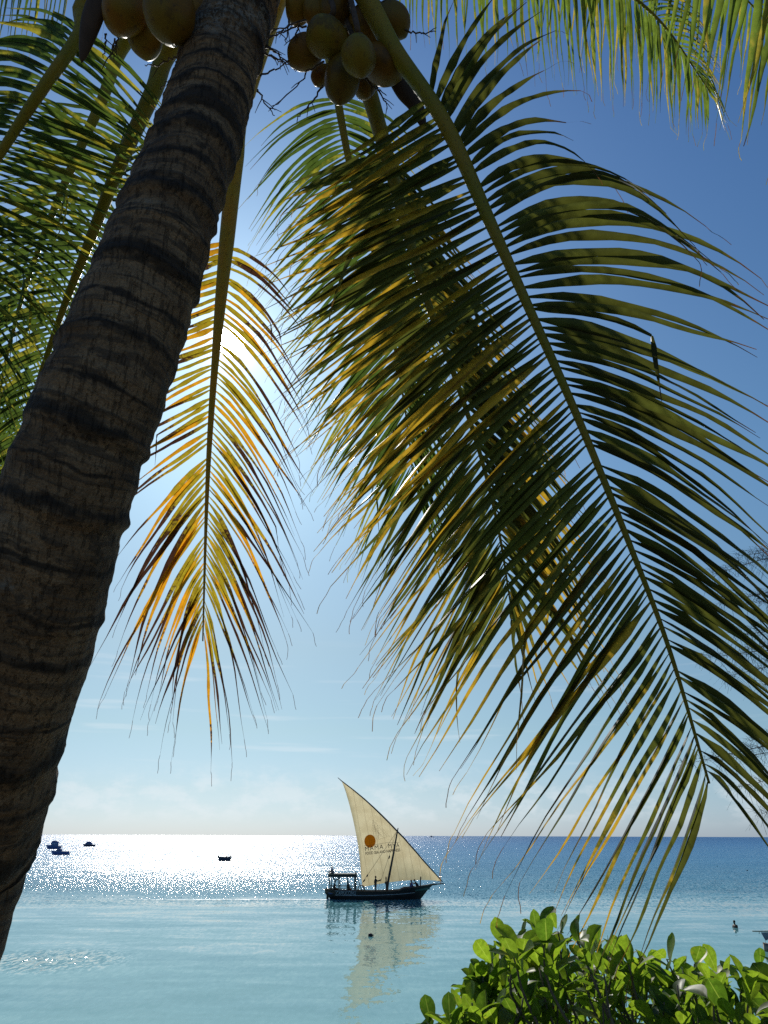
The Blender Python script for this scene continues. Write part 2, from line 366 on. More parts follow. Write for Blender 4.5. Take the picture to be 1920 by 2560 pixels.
# axis: (x, y, depth, diameter) in survey px (full-res) as measured on the trunk
ax = [(602, -120, 3.35, .285), (601, 0, 3.2, .30), (541, 330, 2.9, .305), (496, 600, 2.68, .315), (427, 900, 2.48, .33), (367, 1200 * 1.0, 2.0, .0)]
meas = [(640, -190, 3.5, .36), (616, -60, 3.3, .31), (601, 0, 3.2, .305), (541, 191, 2.98, .30), (496, 347, 2.8, .305), (425, 521, 2.62, .318), (366, 694, 2.5, .335), (302, 868, 2.4, .355),
        (268, 960, 2.34, .36), (203, 1131, 2.28, .365), (148, 1305, 2.24, .37), (99, 1480, 2.22, .372), (57, 1623, 2.22, .378), (6, 1768, 2.24, .385), (-28, 1900, 2.26, .39), (-75, 2060, 2.3, .40), (-140, 2250, 2.36, .42)]
apts = [CAM + ray(x, y) * (d / 1920) for x, y, d, w in meas]; arad = [w / 2 for *_, w in meas]
apts.append(Vector((-1.62, 2.75, 6.15))); arad.append(.24); apts.append(palm_base - Vector((0, 0, .15))); arad.append(.36)
fine = catmull(apts, 30); frad = []
for i in range(len(fine)):
    q = i / 30; k = min(int(q), len(arad) - 2); frad.append(arad[k] + (arad[k + 1] - arad[k]) * (q - k))
mb = MB(); SEG = 110; vs = []; av = []; sv_ = []; acc = 0.0
fr = frames(fine)
# ring scars: irregular spacing along the length
ringpos = []; z = 0.0
while z < 9: ringpos.append((z, ru(.5, 1.0), ru(0, 6.28), rnd())); z += ru(.05, .11)
majors = []; z = .35
while z < 9: majors.append((z, ru(0, 6.28), rnd() ** 1.5 * 1.5 + .12)); z += ru(.105, .17)
import bisect
rz = [r[0] for r in ringpos]
for i, (t, u, w) in enumerate(fr):
    if i: acc += (fine[i] - fine[i - 1]).length
    for k in range(SEG):
        an = 2 * math.pi * k / SEG
        tilt = .012 * math.sin(an + acc * 1.3) + .02 * noise.noise(Vector((math.cos(an) * .9, math.sin(an) * .9, acc * 2.5)))
        l = acc + tilt
        j = max(0, bisect.bisect_right(rz, l) - 1); z0, amp, ph, q = ringpos[j]; z1 = rz[min(j + 1, len(rz) - 1)]
        f = (l - z0) / max(1e-4, z1 - z0)
        d = .0028 * amp * (math.exp(-((f) / .12) ** 2) + math.exp(-((1 - f) / .12) ** 2))
        for (mz, mph, ma) in majors:
            dl = l - mz
            if abs(dl) < .09: d += .011 * (.4 + .6 * min(1, ma)) * math.exp(-(dl / .02) ** 2) * (.6 + .4 * math.sin(an + mph)) - .007 * min(1, ma) * math.exp(-((dl - .045) / .03) ** 2)
        cd_ = Vector((math.cos(an), math.sin(an), acc * 1.2))
        d += .006 * noise.noise(cd_ * 1.6) + .004 * noise.noise(cd_ * 6) + .0022 * noise.noise(Vector((cd_.x * 14, cd_.y * 14, acc * 30)))
        vs.append(fine[i] + (u * math.cos(an) + w * math.sin(an)) * (frad[i] + d))
        st = 0.0
        for q_, (mz, mph, ma) in enumerate(majors):
            dl = l - mz + .018 * noise.noise(Vector((math.cos(an) * 2.2, math.sin(an) * 2.2, q_ * 3.1)))
            if abs(dl) < .15:
                wdt = .034 * (ma + .4 * noise.noise(Vector((math.cos(an) * 1.4, math.sin(an) * 1.4, q_ * 1.7 + 9))) * 2)
                st = max(st, 1 - abs(dl + .012) / max(.012, wdt * 1.5))
        av.append(l); sv_.append(max(0, st))
ns = len(fine)
mb.add(vs, [(i * SEG + k, i * SEG + (k + 1) % SEG, (i + 1) * SEG + (k + 1) % SEG, (i + 1) * SEG + k) for i in range(ns - 1) for k in range(SEG)] + [tuple(range(SEG - 1, -1, -1))], av, sv_)
M_trunk, nt = mat('palm_bark')
co = N(nt, 'ShaderNodeTexCoord'); s = N(nt, 'ShaderNodeAttribute', attribute_name='leaf_s').outputs['Fac']
n1 = N(nt, 'ShaderNodeTexNoise', i_Scale=5.0, i_Detail=8.0, i_Roughness=0.65); L(nt, co.outputs['Object'], n1.inputs['Vector'])
n2 = N(nt, 'ShaderNodeTexNoise', i_Scale=38.0, i_Detail=6.0, i_Roughness=0.7); L(nt, co.outputs['Object'], n2.inputs['Vector'])
n3 = N(nt, 'ShaderNodeTexNoise', i_Scale=1.9, i_Detail=3.0); L(nt, co.outputs['Object'], n3.inputs['Vector'])
sn = math_(nt, 'ADD', s, math_(nt, 'MULTIPLY', math_(nt, 'SUBTRACT', n1.outputs[0], 0.5), 0.05))
cl = N(nt, 'ShaderNodeCombineXYZ'); L(nt, sn, cl.inputs[2]); L(nt, math_(nt, 'MULTIPLY', n3.outputs[0], .4), cl.inputs[0])
nb = N(nt, 'ShaderNodeTexNoise', i_Scale=8.5, i_Detail=1.5); L(nt, cl.outputs[0], nb.inputs['Vector'])
nf = N(nt, 'ShaderNodeTexNoise', i_Scale=42.0, i_Detail=3.0); L(nt, cl.outputs[0], nf.inputs['Vector'])
c = mixc(nt, mapr(nt, n1.outputs[0], 0.35, 0.68, 0, 1), (0.16, 0.092, 0.046), (0.33, 0.21, 0.115))
mpv = N(nt, 'ShaderNodeMapping', i_Scale=(1, 1, .13)); L(nt, co.outputs['Object'], mpv.inputs[0])
n6 = N(nt, 'ShaderNodeTexNoise', i_Scale=75.0, i_Detail=4.0, i_Roughness=0.6); L(nt, mpv.outputs[0], n6.inputs['Vector'])
n7 = N(nt, 'ShaderNodeTexNoise', i_Scale=160.0, i_Detail=3.0); L(nt, co.outputs['Object'], n7.inputs['Vector'])
c = mixc(nt, mapr(nt, nf.outputs[0], 0.48, 0.6, 0, 0.75), c, (0.07, 0.05, 0.035))
c = mixc(nt, mapr(nt, n2.outputs[0], 0.55, 0.75, 0, 0.55), c, (0.055, 0.04, 0.03))
rs = N(nt, 'ShaderNodeAttribute', attribute_name='leaf_r').outputs['Fac']
stain = math_(nt, 'ADD', math_(nt, 'MULTIPLY', rs, 0.75), math_(nt, 'MULTIPLY', math_(nt, 'SUBTRACT', n1.outputs[0], 0.5), 1.6))
stain = math_(nt, 'ADD', stain, math_(nt, 'MULTIPLY', math_(nt, 'SUBTRACT', n2.outputs[0], 0.5), 0.9))
stain = math_(nt, 'ADD', stain, math_(nt, 'MULTIPLY', math_(nt, 'SUBTRACT', nb.outputs[0], 0.5), 0.9))
c = mixc(nt, mapr(nt, stain, 0.22, 0.66, 0, 0.88), c, (0.022, 0.016, 0.012))
c = mixc(nt, mapr(nt, n6.outputs[0], 0.56, 0.68, 0, 0.42), c, (0.03, 0.02, 0.014))
c = mixc(nt, mapr(nt, n7.outputs[0], 0.35, 0.65, 0.35, 0), c, (0.03, 0.022, 0.016))
lich = math_(nt, 'MULTIPLY', mapr(nt, n3.outputs[0], 0.6, 0.68, 0, 1), mapr(nt, n2.outputs[0], 0.45, 0.6, 0, 0.6))
c = mixc(nt, lich, c, (0.33, 0.31, 0.27))
b = N(nt, 'ShaderNodeBsdfPrincipled', i_Roughness=0.85); b.inputs['Specular IOR Level'].default_value = 0.25; L(nt, c, b.inputs['Base Color'])
hh = math_(nt, 'SUBTRACT', math_(nt, 'ADD', math_(nt, 'MULTIPLY', nf.outputs[0], 1.0), math_(nt, 'MULTIPLY', n2.outputs[0], 0.8)), mapr(nt, n6.outputs[0], 0.54, 0.66, 0, .6))
bp = N(nt, 'ShaderNodeBump', i_Strength=1.0, i_Distance=0.014); L(nt, hh, bp.inputs['Height']); L(nt, bp.outputs[0], b.inputs['Normal'])
out(nt, b.outputs[0])
mb.build('trunk', M_trunk, palm, attrs=True)

def leaflet(mb, b, m, e, Tr, W, side, wob, kink=None, fold=.42, tw0=.5, tw1=.8, thread=0.0, N_=12, rk=1.0):
    c = m * 2 - (b + e) * .5
    pts = []
    for i in range(N_ + 1):
        s = i / N_
        pts.append(b * (1 - s) ** 2 + c * (2 * s * (1 - s)) + e * s * s)
    Lg = sum((pts[i + 1] - pts[i]).length for i in range(N_))
    if kink:
        ki = int(kink * N_); st = Lg / N_; hd = Vector((ru(-.25, .25), ru(-.2, .2), -1)).normalized()
        d = (pts[ki] - pts[ki - 1]).normalized()
        for i in range(ki + 1, N_ + 1):
            d = (d * .25 + hd * .75).normalized(); pts[i] = pts[i - 1] + d * st * .8
    ph = rnd() * 6.28; am = Lg * .006
    for i in range(1, N_ + 1):
        s = i / N_
        pts[i] = pts[i] + Vector((math.sin(ph + s * 11), math.cos(ph * 2 + s * 9), math.sin(ph * 3 + s * 13))) * (am * s) + Vector((0, 0, -wob * Lg * s ** 3))
    vs = []; fs = []; av = []; r = rnd() * rk; p1, p2 = rnd() * 9, rnd() * 9
    for i in range(N_ + 1):
        s = i / N_
        T = (pts[min(i + 1, N_)] - pts[max(i - 1, 0)]).normalized()
        w = Tr - T * Tr.dot(T)
        w = w.normalized() if w.length > .05 else T.orthogonal().normalized()
        n = T.cross(w)
        a = side * (tw0 + tw1 * s) + .25 * math.sin(p1 + s * 7)
        wd = w * math.cos(a) + n * math.sin(a); nn = T.cross(wd)
        pr = min(1, .2 + s / .13 * .8) * max(0.08, 1 - max(0, (s - .25) / .75) ** 1.3 * .93) * (1 + .13 * math.sin(p2 + s * 17) + .07 * math.sin(p1 + s * 41))
        if s > .9: pr = max(.07, pr * .7)
        h = W * .5 * pr
        vs += [pts[i] + wd * h + nn * h * fold * 2, pts[i], pts[i] - wd * h + nn * h * fold * 2]; av += [s, s, s]
        if i: q = (i - 1) * 3; fs += [(q, q + 1, q + 4, q + 3), (q + 1, q + 2, q + 5, q + 4)]
    mb.add(vs, fs, av, r)
    if rnd() < thread:
        p = pts[-1]; d = (pts[-1] - pts[-2]).normalized(); tp = [p]
        for k in range(6):
            d = (d + Vector((ru(-.25, .25), ru(-.25, .25), ru(-.4, .05)))).normalized(); p = p + d * ru(.006, .026); tp.append(p)
        ribbon = []
        for k, q in enumerate(tp): ribbon += [q + Vector((.0012, 0, 0)), q - Vector((.0012, 0, 0.0006))]
        mb.add(ribbon, [(2 * k, 2 * k + 1, 2 * k + 3, 2 * k + 2) for k in range(6)], 1.0, r)
CROWN = (650, -165)
def frond(label, ctrl, rr, t0, n, kl, kr, W, mleaf, mpet, jit=1.0, kinkp=.05, thread=.35, wob=.03, seed=1, tws=(.5, .8), spread=0.06, wl=1.0, nl=1.0, ll=1.0, yr=1.0, straight=0.0, gap=None):
    random.seed(seed)
    pts = [P(*c) for c in ctrl]
    cr = P(*CROWN, ctrl[0][2] * .5 + 3.35 * .5)
    lead = [cr] + pts
    full = catmull(lead, 14)
    rachis = catmull(pts, 24)
    cum = [0.0]
    for a, b_ in zip(rachis, rachis[1:]): cum.append(cum[-1] + (b_ - a).length)
    LT = cum[-1]
    mb = MB()
    cf = [0.0]
    for a, b_ in zip(full, full[1:]): cf.append(cf[-1] + (b_ - a).length)
    lead_len = cf[-1] - LT
    rads = []
    for c_ in cf:
        t = max(0, (c_ - lead_len) / LT); rads.append(lerpkeys([(0, rr[0]), (t0, rr[1]), (.5, rr[2]), (.8, rr[3]), (1, rr[4])], t)[0] * (1.25 if c_ < lead_len else 1))
    # stalk: rounded below, flatter above, ridge along each side
    vs = []; fs = []; NS = 12
    for i, (t, u, w) in enumerate(frames(full)):
        gz = Vector((0, 0, 1)); un = (gz - t * gz.dot(t)); un = un.normalized() if un.length > .05 else u
        wn = t.cross(un)
        for k in range(NS):
            an = 2 * math.pi * k / NS; cs_, sn_ = math.cos(an), math.sin(an)
            vs.append(full[i] + wn * cs_ * rads[i] + un * (sn_ * rads[i] * (.45 if sn_ > 0 else .85)))
    for i in range(len(full) - 1):
        for k in range(NS): fs.append((i * NS + k, i * NS + (k + 1) % NS, (i + 1) * NS + (k + 1) % NS, (i + 1) * NS + k))
    fs.append(tuple((len(full) - 1) * NS + k for k in range(NS)))
    mb.add(vs, fs)
    fo = mb.build('frond', mpet, palm, label=label)
    lb = MB()
    c2 = catmull([Vector(c) for c in ctrl], 24)       # survey x, y, depth along the stalk
    def at(t):
        d = t * LT; i = max(0, min(len(cum) - 2, bisect.bisect_right(cum, d) - 1)); f = (d - cum[i]) / max(1e-6, cum[i + 1] - cum[i])
        return rachis[i].lerp(rachis[i + 1], f), c2[i].lerp(c2[i + 1], f), (rachis[i + 1] - rachis[i]).normalized()
    for side, keys in ((-1, kl), (1, kr)):
        if not keys: continue
        ta = keys[0][0]; tb = keys[-1][0]
        nn = max(2, int(n * (nl if side < 0 else 1) * (tb - ta) / (1 - t0)))
        clump = 0.0
        for i in range(nn):
            t = ta + (tb - ta) * (i + ru(-.3, .3) * jit) / (nn - 1); t = max(ta, min(tb, t))
            b, s2, Tr = at(t)
            mx, my, ex, ey, dd = lerpkeys(keys, t)
            if side < 0 or straight < 0: mx += (ex * .5 - mx) * abs(straight); my += (ey * .5 - my) * abs(straight)
            if rnd() < .3: clump = ru(-1, 1)
            a = (clump * .6 + ru(-.6, .6)) * spread * jit; sl = (1 + ru(-.14, .07) * jit) * (ll if side < 0 else 1)
            ca, sa = math.cos(a), math.sin(a)
            mx, my = (mx * ca - my * sa) * sl, (mx * sa + my * ca) * sl
            a *= 1.5; ca, sa = math.cos(a), math.sin(a)
            ex, ey = (ex * ca - ey * sa) * sl, (ex * sa + ey * ca) * sl
            d1 = dd * (.45 + ru(-.15, .15)); d2 = dd * (1 + ru(-.3, .3)) + ru(-.12, .12)
            m = P(s2.x + mx, s2.y + my, s2.z + d1); e = P(s2.x + ex, s2.y + ey, s2.z + d2)
            if rnd() < .03 or (gap and side == gap[0] and gap[1] < t < gap[2]): continue
            kk = ru(.45, .8) if rnd() < kinkp else None
            br = at(t)[0] + (Tr.cross((m - b))).cross(Tr).normalized() * rads[-1]
            leaflet(lb, br, m, e, Tr, W * (1 - .25 * max(0, t - .75) / .25) * ru(.75, 1.2) * (wl if side < 0 else 1), side, wob * ru(.2, 1.6), kk, tw0=tws[0] + ru(-.3, .3), tw1=tws[1] * ru(-.3, 1.3), thread=thread, rk=(yr if side > 0 else 1))
    lb.build('leaflets', mleaf, fo, attrs=True)
    return fo

# main frond sweeping down to the right
frond('longest frond sweeping down to the right with dark olive and yellow leaflets',
      [(768, -40, 3.0), (850, 102, 2.95), (960, 262, 2.85), (1060, 480, 2.75), (1150, 680, 2.65), (1250, 905, 2.56), (1360, 1175, 2.47), (1445, 1400, 2.42), (1532, 1692, 2.38)],
      (.047, .036, .019, .0095, .004), .19, 80,
      [(.19, -90, 80, -200, 150, .2), (.25, -150, 80, -330, 170, .2), (.32, -190, 90, -400, 190, .2), (.435, -220, 130, -455, 290, .1), (.56, -215, 165, -425, 410, 0), (.65, -215, 190, -430, 470, 0), (.71, -200, 195, -400, 500, 0),
       (.78, -175, 205, -365, 510, 0), (.84, -150, 205, -335, 500, 0), (.9, -125, 200, -290, 490, 0), (.95, -100, 200, -235, 460, 0), (.99, -65, 190, -180, 420, 0), (1.0, -40, 180, -120, 400, 0)],
      [(.19, 18, -110, 45, -215, -.2), (.205, 80, -140, 190, -255, -.2), (.25, 95, -130, 215, -225, -.2), (.28, 110, -75, 250, -90, -.2), (.31, 155, -80, 280, -25, -.2), (.335, 195, -75, 400, 0, -.25), (.37, 230, -70, 460, 70, -.3), (.40, 260, -55, 520, 60, -.3),
       (.435, 270, -25, 540, 70, -.3), (.47, 250, 20, 520, 110, -.3), (.5, 235, 60, 500, 190, -.3), (.56, 225, 85, 470, 235, -.3), (.7, 215, 120, 450, 290, -.3), (.84, 195, 130, 400, 300, -.25), (.95, 160, 125, 330, 290, -.2), (.985, 95, 72, 220, 200, -.2), (.99, 60, 90, 160, 270, -.1)],
      .032, M_leaf_main, M_pet, seed=11, kinkp=.025, spread=.075, wl=.82, nl=1.25, ll=1.1, thread=.5, yr=.25, straight=.55)
# second frond just behind it
frond('olive frond hanging behind the longest one with yellowing leaflet tips',
      [(770, 120, 3.4), (835, 330, 3.4), (880, 500, 3.35), (925, 655, 3.3), (985, 820, 3.3), (1040, 990, 3.3), (1078, 1150, 3.3), (1105, 1320, 3.3)],
      (.045, .034, .016, .008, .003), .18, 84,
      [(.18, -100, 20, -230, 70, .1), (.4, -135, 70, -290, 190, .1), (.55, -140, 110, -290, 260, .1), (.7, -140, 150, -270, 350, .1), (.85, -120, 160, -240, 380, .1), (.97, -80, 150, -165, 350, .1)],
      [(.18, 60, 60, 150, 160, .3), (.4, 110, 80, 230, 200, .3), (.6, 140, 110, 260, 260, .3), (.8, 140, 120, 260, 300, .2), (.92, 115, 110, 230, 285, .1), (.985, 5, 100, 5, 220, 0)],
      .028, M_leaf_main, M_pet, seed=12, spread=.08, kinkp=.03, straight=-.5, nl=1.2)
frond('small green frond between coconuts and the longest frond',
      [(722, 150, 4.6), (733, 235, 4.6), (762, 385, 4.6), (795, 500, 4.6), (832, 640, 4.6), (858, 780, 4.6), (880, 920, 4.6), (895, 1060, 4.6)],
      (.035, .026, .013, .006, .003), .07, 82,
      [(.07, -90, 5, -185, 90, .2), (.15, -105, 40, -200, 180, .2), (.3, -100, 65, -215, 190, .2), (.5, -110, 75, -225, 210, .2), (.7, -100, 100, -190, 260, .2), (.98, -50, 110, -95, 240, .1)],
      [(.07, 90, 15, 185, 110, .2), (.3, 80, 80, 160, 200, .2), (.6, 80, 100, 150, 230, .2), (.98, 45, 110, 85, 240, .1)],
      .025, M_leaf_green, M_pet, seed=13, spread=.06, straight=-.4, nl=1.1)
frond('yellowed frond hanging straight down beside the trunk with brown tipped leaflets',
      [(528, 200, 4.3), (508, 350, 4.3), (492, 500, 4.3), (472, 700, 4.3), (456, 900, 4.35), (446, 1100, 4.4), (438, 1385, 4.45)],
      (.05, .042, .02, .009, .004), .27, 62,
      [(.27, -50, 12, -120, 30, .2), (.5, -95, 40, -195, 85, .2), (.62, -100, 60, -205, 125, .2), (.67, -105, 110, -205, 240, .2), (.72, -108, 145, -200, 330, .2), (.8, -100, 165, -190, 370, .2), (.86, -62, 120, -110, 290, .2), (.97, -38, 115, -65, 290, .1)],
      [(.27, 78, 28, 160, 110, .2), (.36, 92, 78, 178, 200, .2), (.55, 102, 125, 200, 300, .2), (.7, 100, 140, 195, 320, .2), (.8, 82, 145, 170, 350, .2), (.9, 52, 140, 105, 320, .1), (.985, 14, 140, 24, 290, .05)],
      .026, M_leaf_yellow, M_pet_y, seed=14, spread=.08, kinkp=.05, thread=.8, gap=(1, .428, .446))
frond('green frond crossing behind the left side of the trunk',
      [(385, 85, 4.0), (330, 200, 4.0), (255, 365, 4.0), (190, 530, 4.1), (130, 685, 4.2), (72, 860, 4.3), (15, 1060, 4.4), (-30, 1260, 4.5)],
      (.052, .036, .017, .008, .004), .22, 84,
      [(.22, -110, -40, -230, -70, .2), (.4, -115, 5, -240, 30, .2), (.6, -95, 50, -200, 140, .2), (.95, -60, 80, -120, 220, .2)],
      [(.22, 60, -35, 130, -60, .2), (.3, 50, 15, 110, 30, .2), (.45, 35, 45, 85, 120, .2), (.7, 25, 70, 60, 190, .2), (.98, 10, 80, 30, 210, .2)],
      .028, M_leaf_green, M_pet, seed=15, spread=.09)
frond('green frond crossing the upper left corner below the coconuts',
      [(222, -20, 3.7), (170, 78, 3.65), (100, 180, 3.6), (40, 270, 3.6), (-30, 385, 3.6), (-120, 560, 3.6), (-200, 800, 3.6)],
      (.048, .036, .02, .01, .004), .12, 78,
      [(.12, -60, -45, -150, -60, .2), (.22, -110, -45, -230, -30, .2), (.5, -120, 20, -240, 80, .2), (.95, -80, 60, -160, 180, .2)],
      [(.12, 80, 55, 190, 180, .3), (.22, 115, 75, 260, 180, .3), (.35, 150, 70, 320, 140, .3), (.5, 165, 60, 330, 130, .3), (.65, 160, 80, 300, 190, .3), (.8, 150, 110, 260, 280, .3), (.97, 110, 120, 200, 310, .2)],
      .027, M_leaf_green, M_pet, seed=16, spread=.1)
frond('frond above the upper left corner with thin leaflets hanging into view',
      [(470, -150, 4.8), (300, -135, 4.9), (120, -105, 5.0), (-60, -60, 5.1), (-220, 20, 5.1)],
      (.045, .034, .017, .008, .004), .2, 60,
      [(.2, -5, -60, -20, -140, .2), (.98, -30, -40, -70, -100, .2)],
      [(.2, -8, 90, -18, 200, 0), (.5, -10, 100, -22, 205, 0), (.98, -10, 80, -25, 180, 0)],
      .026, M_leaf_green, M_pet, seed=17, spread=.05)
frond('frond along the top edge with fine yellow green leaflets hanging down',
      [(800, -150, 3.9), (950, -120, 4.1), (1130, -95, 4.3), (1290, -50, 4.4), (1420, 40, 4.45), (1535, 200, 4.5)],
      (.045, .036, .017, .008, .003), .08, 84,
      [(.08, 10, -60, 30, -130, .2), (.5, 60, -60, 130, -100, .2), (.75, 70, 0, 130, 60, .2), (.98, 25, 40, 50, 110, .1)],
      [(.08, 0, 95, 2, 215, -.2), (.3, 2, 105, 8, 240, -.2), (.5, 8, 120, 22, 280, -.2), (.7, 12, 110, 22, 250, -.2), (.85, 8, 85, 12, 185, -.2), (.98, 5, 45, 5, 100, 0)],
      .022, M_leaf_top, M_pet, seed=18, spread=.05)
frond('pale frond above the top right with leaflets hanging steeply',
      [(850, -260, 3.6), (1050, -250, 4.0), (1250, -200, 4.3), (1420, -140, 4.5), (1560, -50, 4.6), (1680, 70, 4.7)],
      (.045, .036, .017, .008, .003), .12, 70,
      [(.15, 20, -60, 40, -130, .2), (.98, 60, 10, 120, 60, .2)],
      [(.4, -15, 140, -30, 300, 0), (.6, -20, 150, -45, 320, 0), (.8, -15, 110, -35, 260, 0), (.98, 0, 60, 0, 130, 0)],
      .024, M_leaf_top, M_pet, seed=20, spread=.06)
frond('nearest frond at the upper right corner with wide olive leaflets',
      [(880, -330, 3.2), (1150, -330, 3.0), (1400, -260, 2.85), (1620, -170, 2.75), (1820, -40, 2.7), (1960, 120, 2.7)],
      (.045, .036, .017, .008, .003), .15, 60,
      [(.2, 20, -60, 40, -130, .2), (.98, 60, -20, 120, 20, .2)],
      [(.56, -25, 190, -60, 400, 0), (.7, -35, 210, -85, 440, 0), (.85, -45, 200, -95, 420, 0), (.98, -30, 120, -60, 260, 0)],
      .030, M_leaf_top, M_pet, seed=19, spread=.05)

frond('dark green frond behind the others at the left edge',
      [(300, 60, 5.0), (215, 230, 5.0), (130, 420, 5.0), (55, 620, 5.1), (0, 840, 5.2), (-40, 1100, 5.3)],
      (.048, .036, .016, .008, .003), .15, 80,
      [(.15, -80, -30, -190, -40, .2), (.4, -90, 30, -200, 70, .2), (.7, -80, 60, -170, 160, .2), (.97, -50, 70, -100, 190, .2)],
      [(.15, 70, 30, 150, 100, .2), (.4, 60, 60, 130, 160, .2), (.7, 45, 80, 100, 210, .2), (.97, 20, 80, 40, 210, .2)],
      .028, M_leaf_green, M_pet, seed=21, spread=.12)

# coconuts, sheaths and stalks
random.seed(31)
M_nut, nt = mat('coconut_husk')
co = N(nt, 'ShaderNodeTexCoord')
n1 = N(nt, 'ShaderNodeTexNoise', i_Scale=9.0, i_Detail=5.0); L(nt, co.outputs['Object'], n1.inputs['Vector'])
n2 = N(nt, 'ShaderNodeTexNoise', i_Scale=45.0, i_Detail=5.0, i_Roughness=0.7); L(nt, co.outputs['Object'], n2.inputs['Vector'])
c = mixc(nt, mapr(nt, n1.outputs[0], 0.35, 0.65, 0, 1), (0.17, 0.085, 0.008), (0.17, 0.12, 0.014))
oi = N(nt, 'ShaderNodeObjectInfo'); c = mixc(nt, 1.0, c, ramp(nt, oi.outputs['Random'], [(0.0, (0.7, 0.72, 0.7)), (0.5, (1.15, 1.0, 0.8)), (1.0, (0.95, 1.25, 1.0))]), 'MULTIPLY')
n4 = N(nt, 'ShaderNodeTexNoise', i_Scale=5.0, i_Detail=8.0, i_Roughness=0.75); L(nt, co.outputs['Object'], n4.inputs['Vector'])
c = mixc(nt, mapr(nt, n4.outputs[0], 0.54, 0.62, 0, 0.6), c, (0.05, 0.03, 0.012))
c = mixc(nt, mapr(nt, n2.outputs[0], 0.56, 0.68, 0, 0.7), c, (0.06, 0.035, 0.015))
b = N(nt, 'ShaderNodeBsdfPrincipled', i_Roughness=0.5); b.inputs['Specular IOR Level'].default_value = 0.22; L(nt, c, b.inputs['Base Color'])
bp = N(nt, 'ShaderNodeBump', i_Strength=0.4, i_Distance=0.004); L(nt, n4.outputs[0], bp.inputs['Height']); L(nt, bp.outputs[0], b.inputs['Normal'])
out(nt, b.outputs[0])
M_calyx = simple('coconut_calyx', (0.12, 0.08, 0.035), 0.7, 0.3, 30)
M_stalk = simple('dry_stalk', (0.07, 0.045, 0.03), 0.8, 0.4, 30)
M_spathe = simple('sheath_brown', (0.05, 0.03, 0.02), 0.7, 0.35, 14, 0.3, 0.004, (1, 1, .2))
crown3 = P(650, -190, 3.4)
nuts = [(643, 14, 28, 38, 3.15, 0), (702, 80, 45, 41, 2.95, .25), (660, 114, 36, 40, 3.05, .9), (737, 168, 38, 56, 3.0, .08), (776, 120, 37, 43, 2.85, -.1), (826, 138, 42, 48, 3.0, -.9),
        (848, 44, 34, 42, 3.1, -.7), (786, 184, 25, 30, 3.15, -.2), (693, 163, 20, 26, 3.2, .4), (726, 22, 36, 42, 3.1, 0), (684, 22, 30, 40, 3.12, .1), (792, 52, 38, 42, 3.08, -.2), (756, 62, 32, 40, 3.2, 0),
        (266, 28, 47, 50, 2.95, .05), (367, 30, 55, 64, 2.85, -.15), (315, 82, 37, 44, 3.05, -.05), (325, -5, 45, 50, 3.1, 0), (418, 20, 38, 48, 3.05, -.1), (225, -30, 38, 46, 3.1, .2)]
for i, (x, y, rx, ry, d, tl) in enumerate(nuts):
    c = P(x, y, d); k = K * d / 1920; a = rx * k; h = ry * k
    upv = (UP * math.cos(tl) + RT * math.sin(tl) + F * ru(-.15, .25)).normalized()
    xx = upv.orthogonal().normalized(); yy = upv.cross(xx); ph0 = rnd() * 6
    mb = MB(); vs = []; fs = []; SG, RN = 30, 20
    for j in range(RN + 1):
        th = math.pi * j / RN
        for q in range(SG):
            ph = 2 * math.pi * q / SG
            tri = 1 + .075 * math.cos(3 * (ph + ph0)) * math.sin(th)
            r = math.sin(th) ** .92 * a * tri
            zz = math.cos(th) * h
            if th > 2.2: zz -= h * .10 * ((th - 2.2) / .94) ** 3; r *= 1 - .12 * (th - 2.2)
            p = c + upv * zz + xx * r * math.cos(ph) + yy * r * math.sin(ph)
            vs.append(p + (p - c) * (.05 * noise.noise(p * 9) + .02 * noise.noise(p * 22)))
    for j in range(RN):
        for q in range(SG): fs.append((j * SG + q, (j + 1) * SG + q, (j + 1) * SG + (q + 1) % SG, j * SG + (q + 1) % SG))
    mb.add(vs, fs); nut = mb.build('coconut', M_nut, palm)
    mb = MB(); vs = []
    for j in range(5):
        rr_ = a * (.12 + .11 * j); zt = h * (1.03 - .05 * j * j * .28)
        for q in range(14):
            ph = 2 * math.pi * q / 14; w = rr_ * (1 + (.16 * math.cos(3 * ph) if j > 2 else 0))
            vs.append(c + upv * zt + xx * w * math.cos(ph) + yy * w * math.sin(ph))
    mb.add(vs, [(j * 14 + q, (j + 1) * 14 + q, (j + 1) * 14 + (q + 1) % 14, j * 14 + (q + 1) % 14) for j in range(4) for q in range(14)] + [tuple(range(14))])
    mb.build('calyx', M_calyx, nut)
    cn_ = P(600, -190, 3.4) if x < 500 else crown3
    topp = c + upv * h; mid = topp.lerp(cn_, .45) + Vector((ru(-.04, .04), ru(-.04, .04), .06))
    mb = MB(); tube(mb, catmull([topp - upv * .01, topp + upv * .05, mid, cn_], 6), .011, 7); mb.build('fruit_stalk', M_stalk, palm)
def spathe(pts, wid, d):
    c3 = catmull([P(x, y, d + .0) for x, y in pts], 8); mb = MB(); secs = []
    for i, (t, u, w) in enumerate(frames(c3)):
        s = i / (len(c3) - 1); r = wid * math.sin(math.pi * min(1, s * .93 + .05)) ** .75 * (1 if s < .97 else .25)
        side_ = (t.cross(F)).normalized(); nn = t.cross(side_).normalized()
        secs.append([c3[i] + side_ * r * math.cos(a) + nn * r * .5 * (math.sin(a) if math.sin(a) > 0 else math.sin(a) * .5) for a in [2 * math.pi * q / 14 for q in range(14)]])
    loft(mb, secs, True, True); mb.build('flower_sheath', M_spathe, palm)
spathe([(800, 40), (838, 125), (872, 190), (898, 228), (919, 284)], .042, 3.1)
spathe([(232, -70), (212, 0), (194, 60), (176, 136)], .044, 2.95)
spathe([(420, 40), (404, 90), (394, 130), (398, 168)], .026, 3.1)
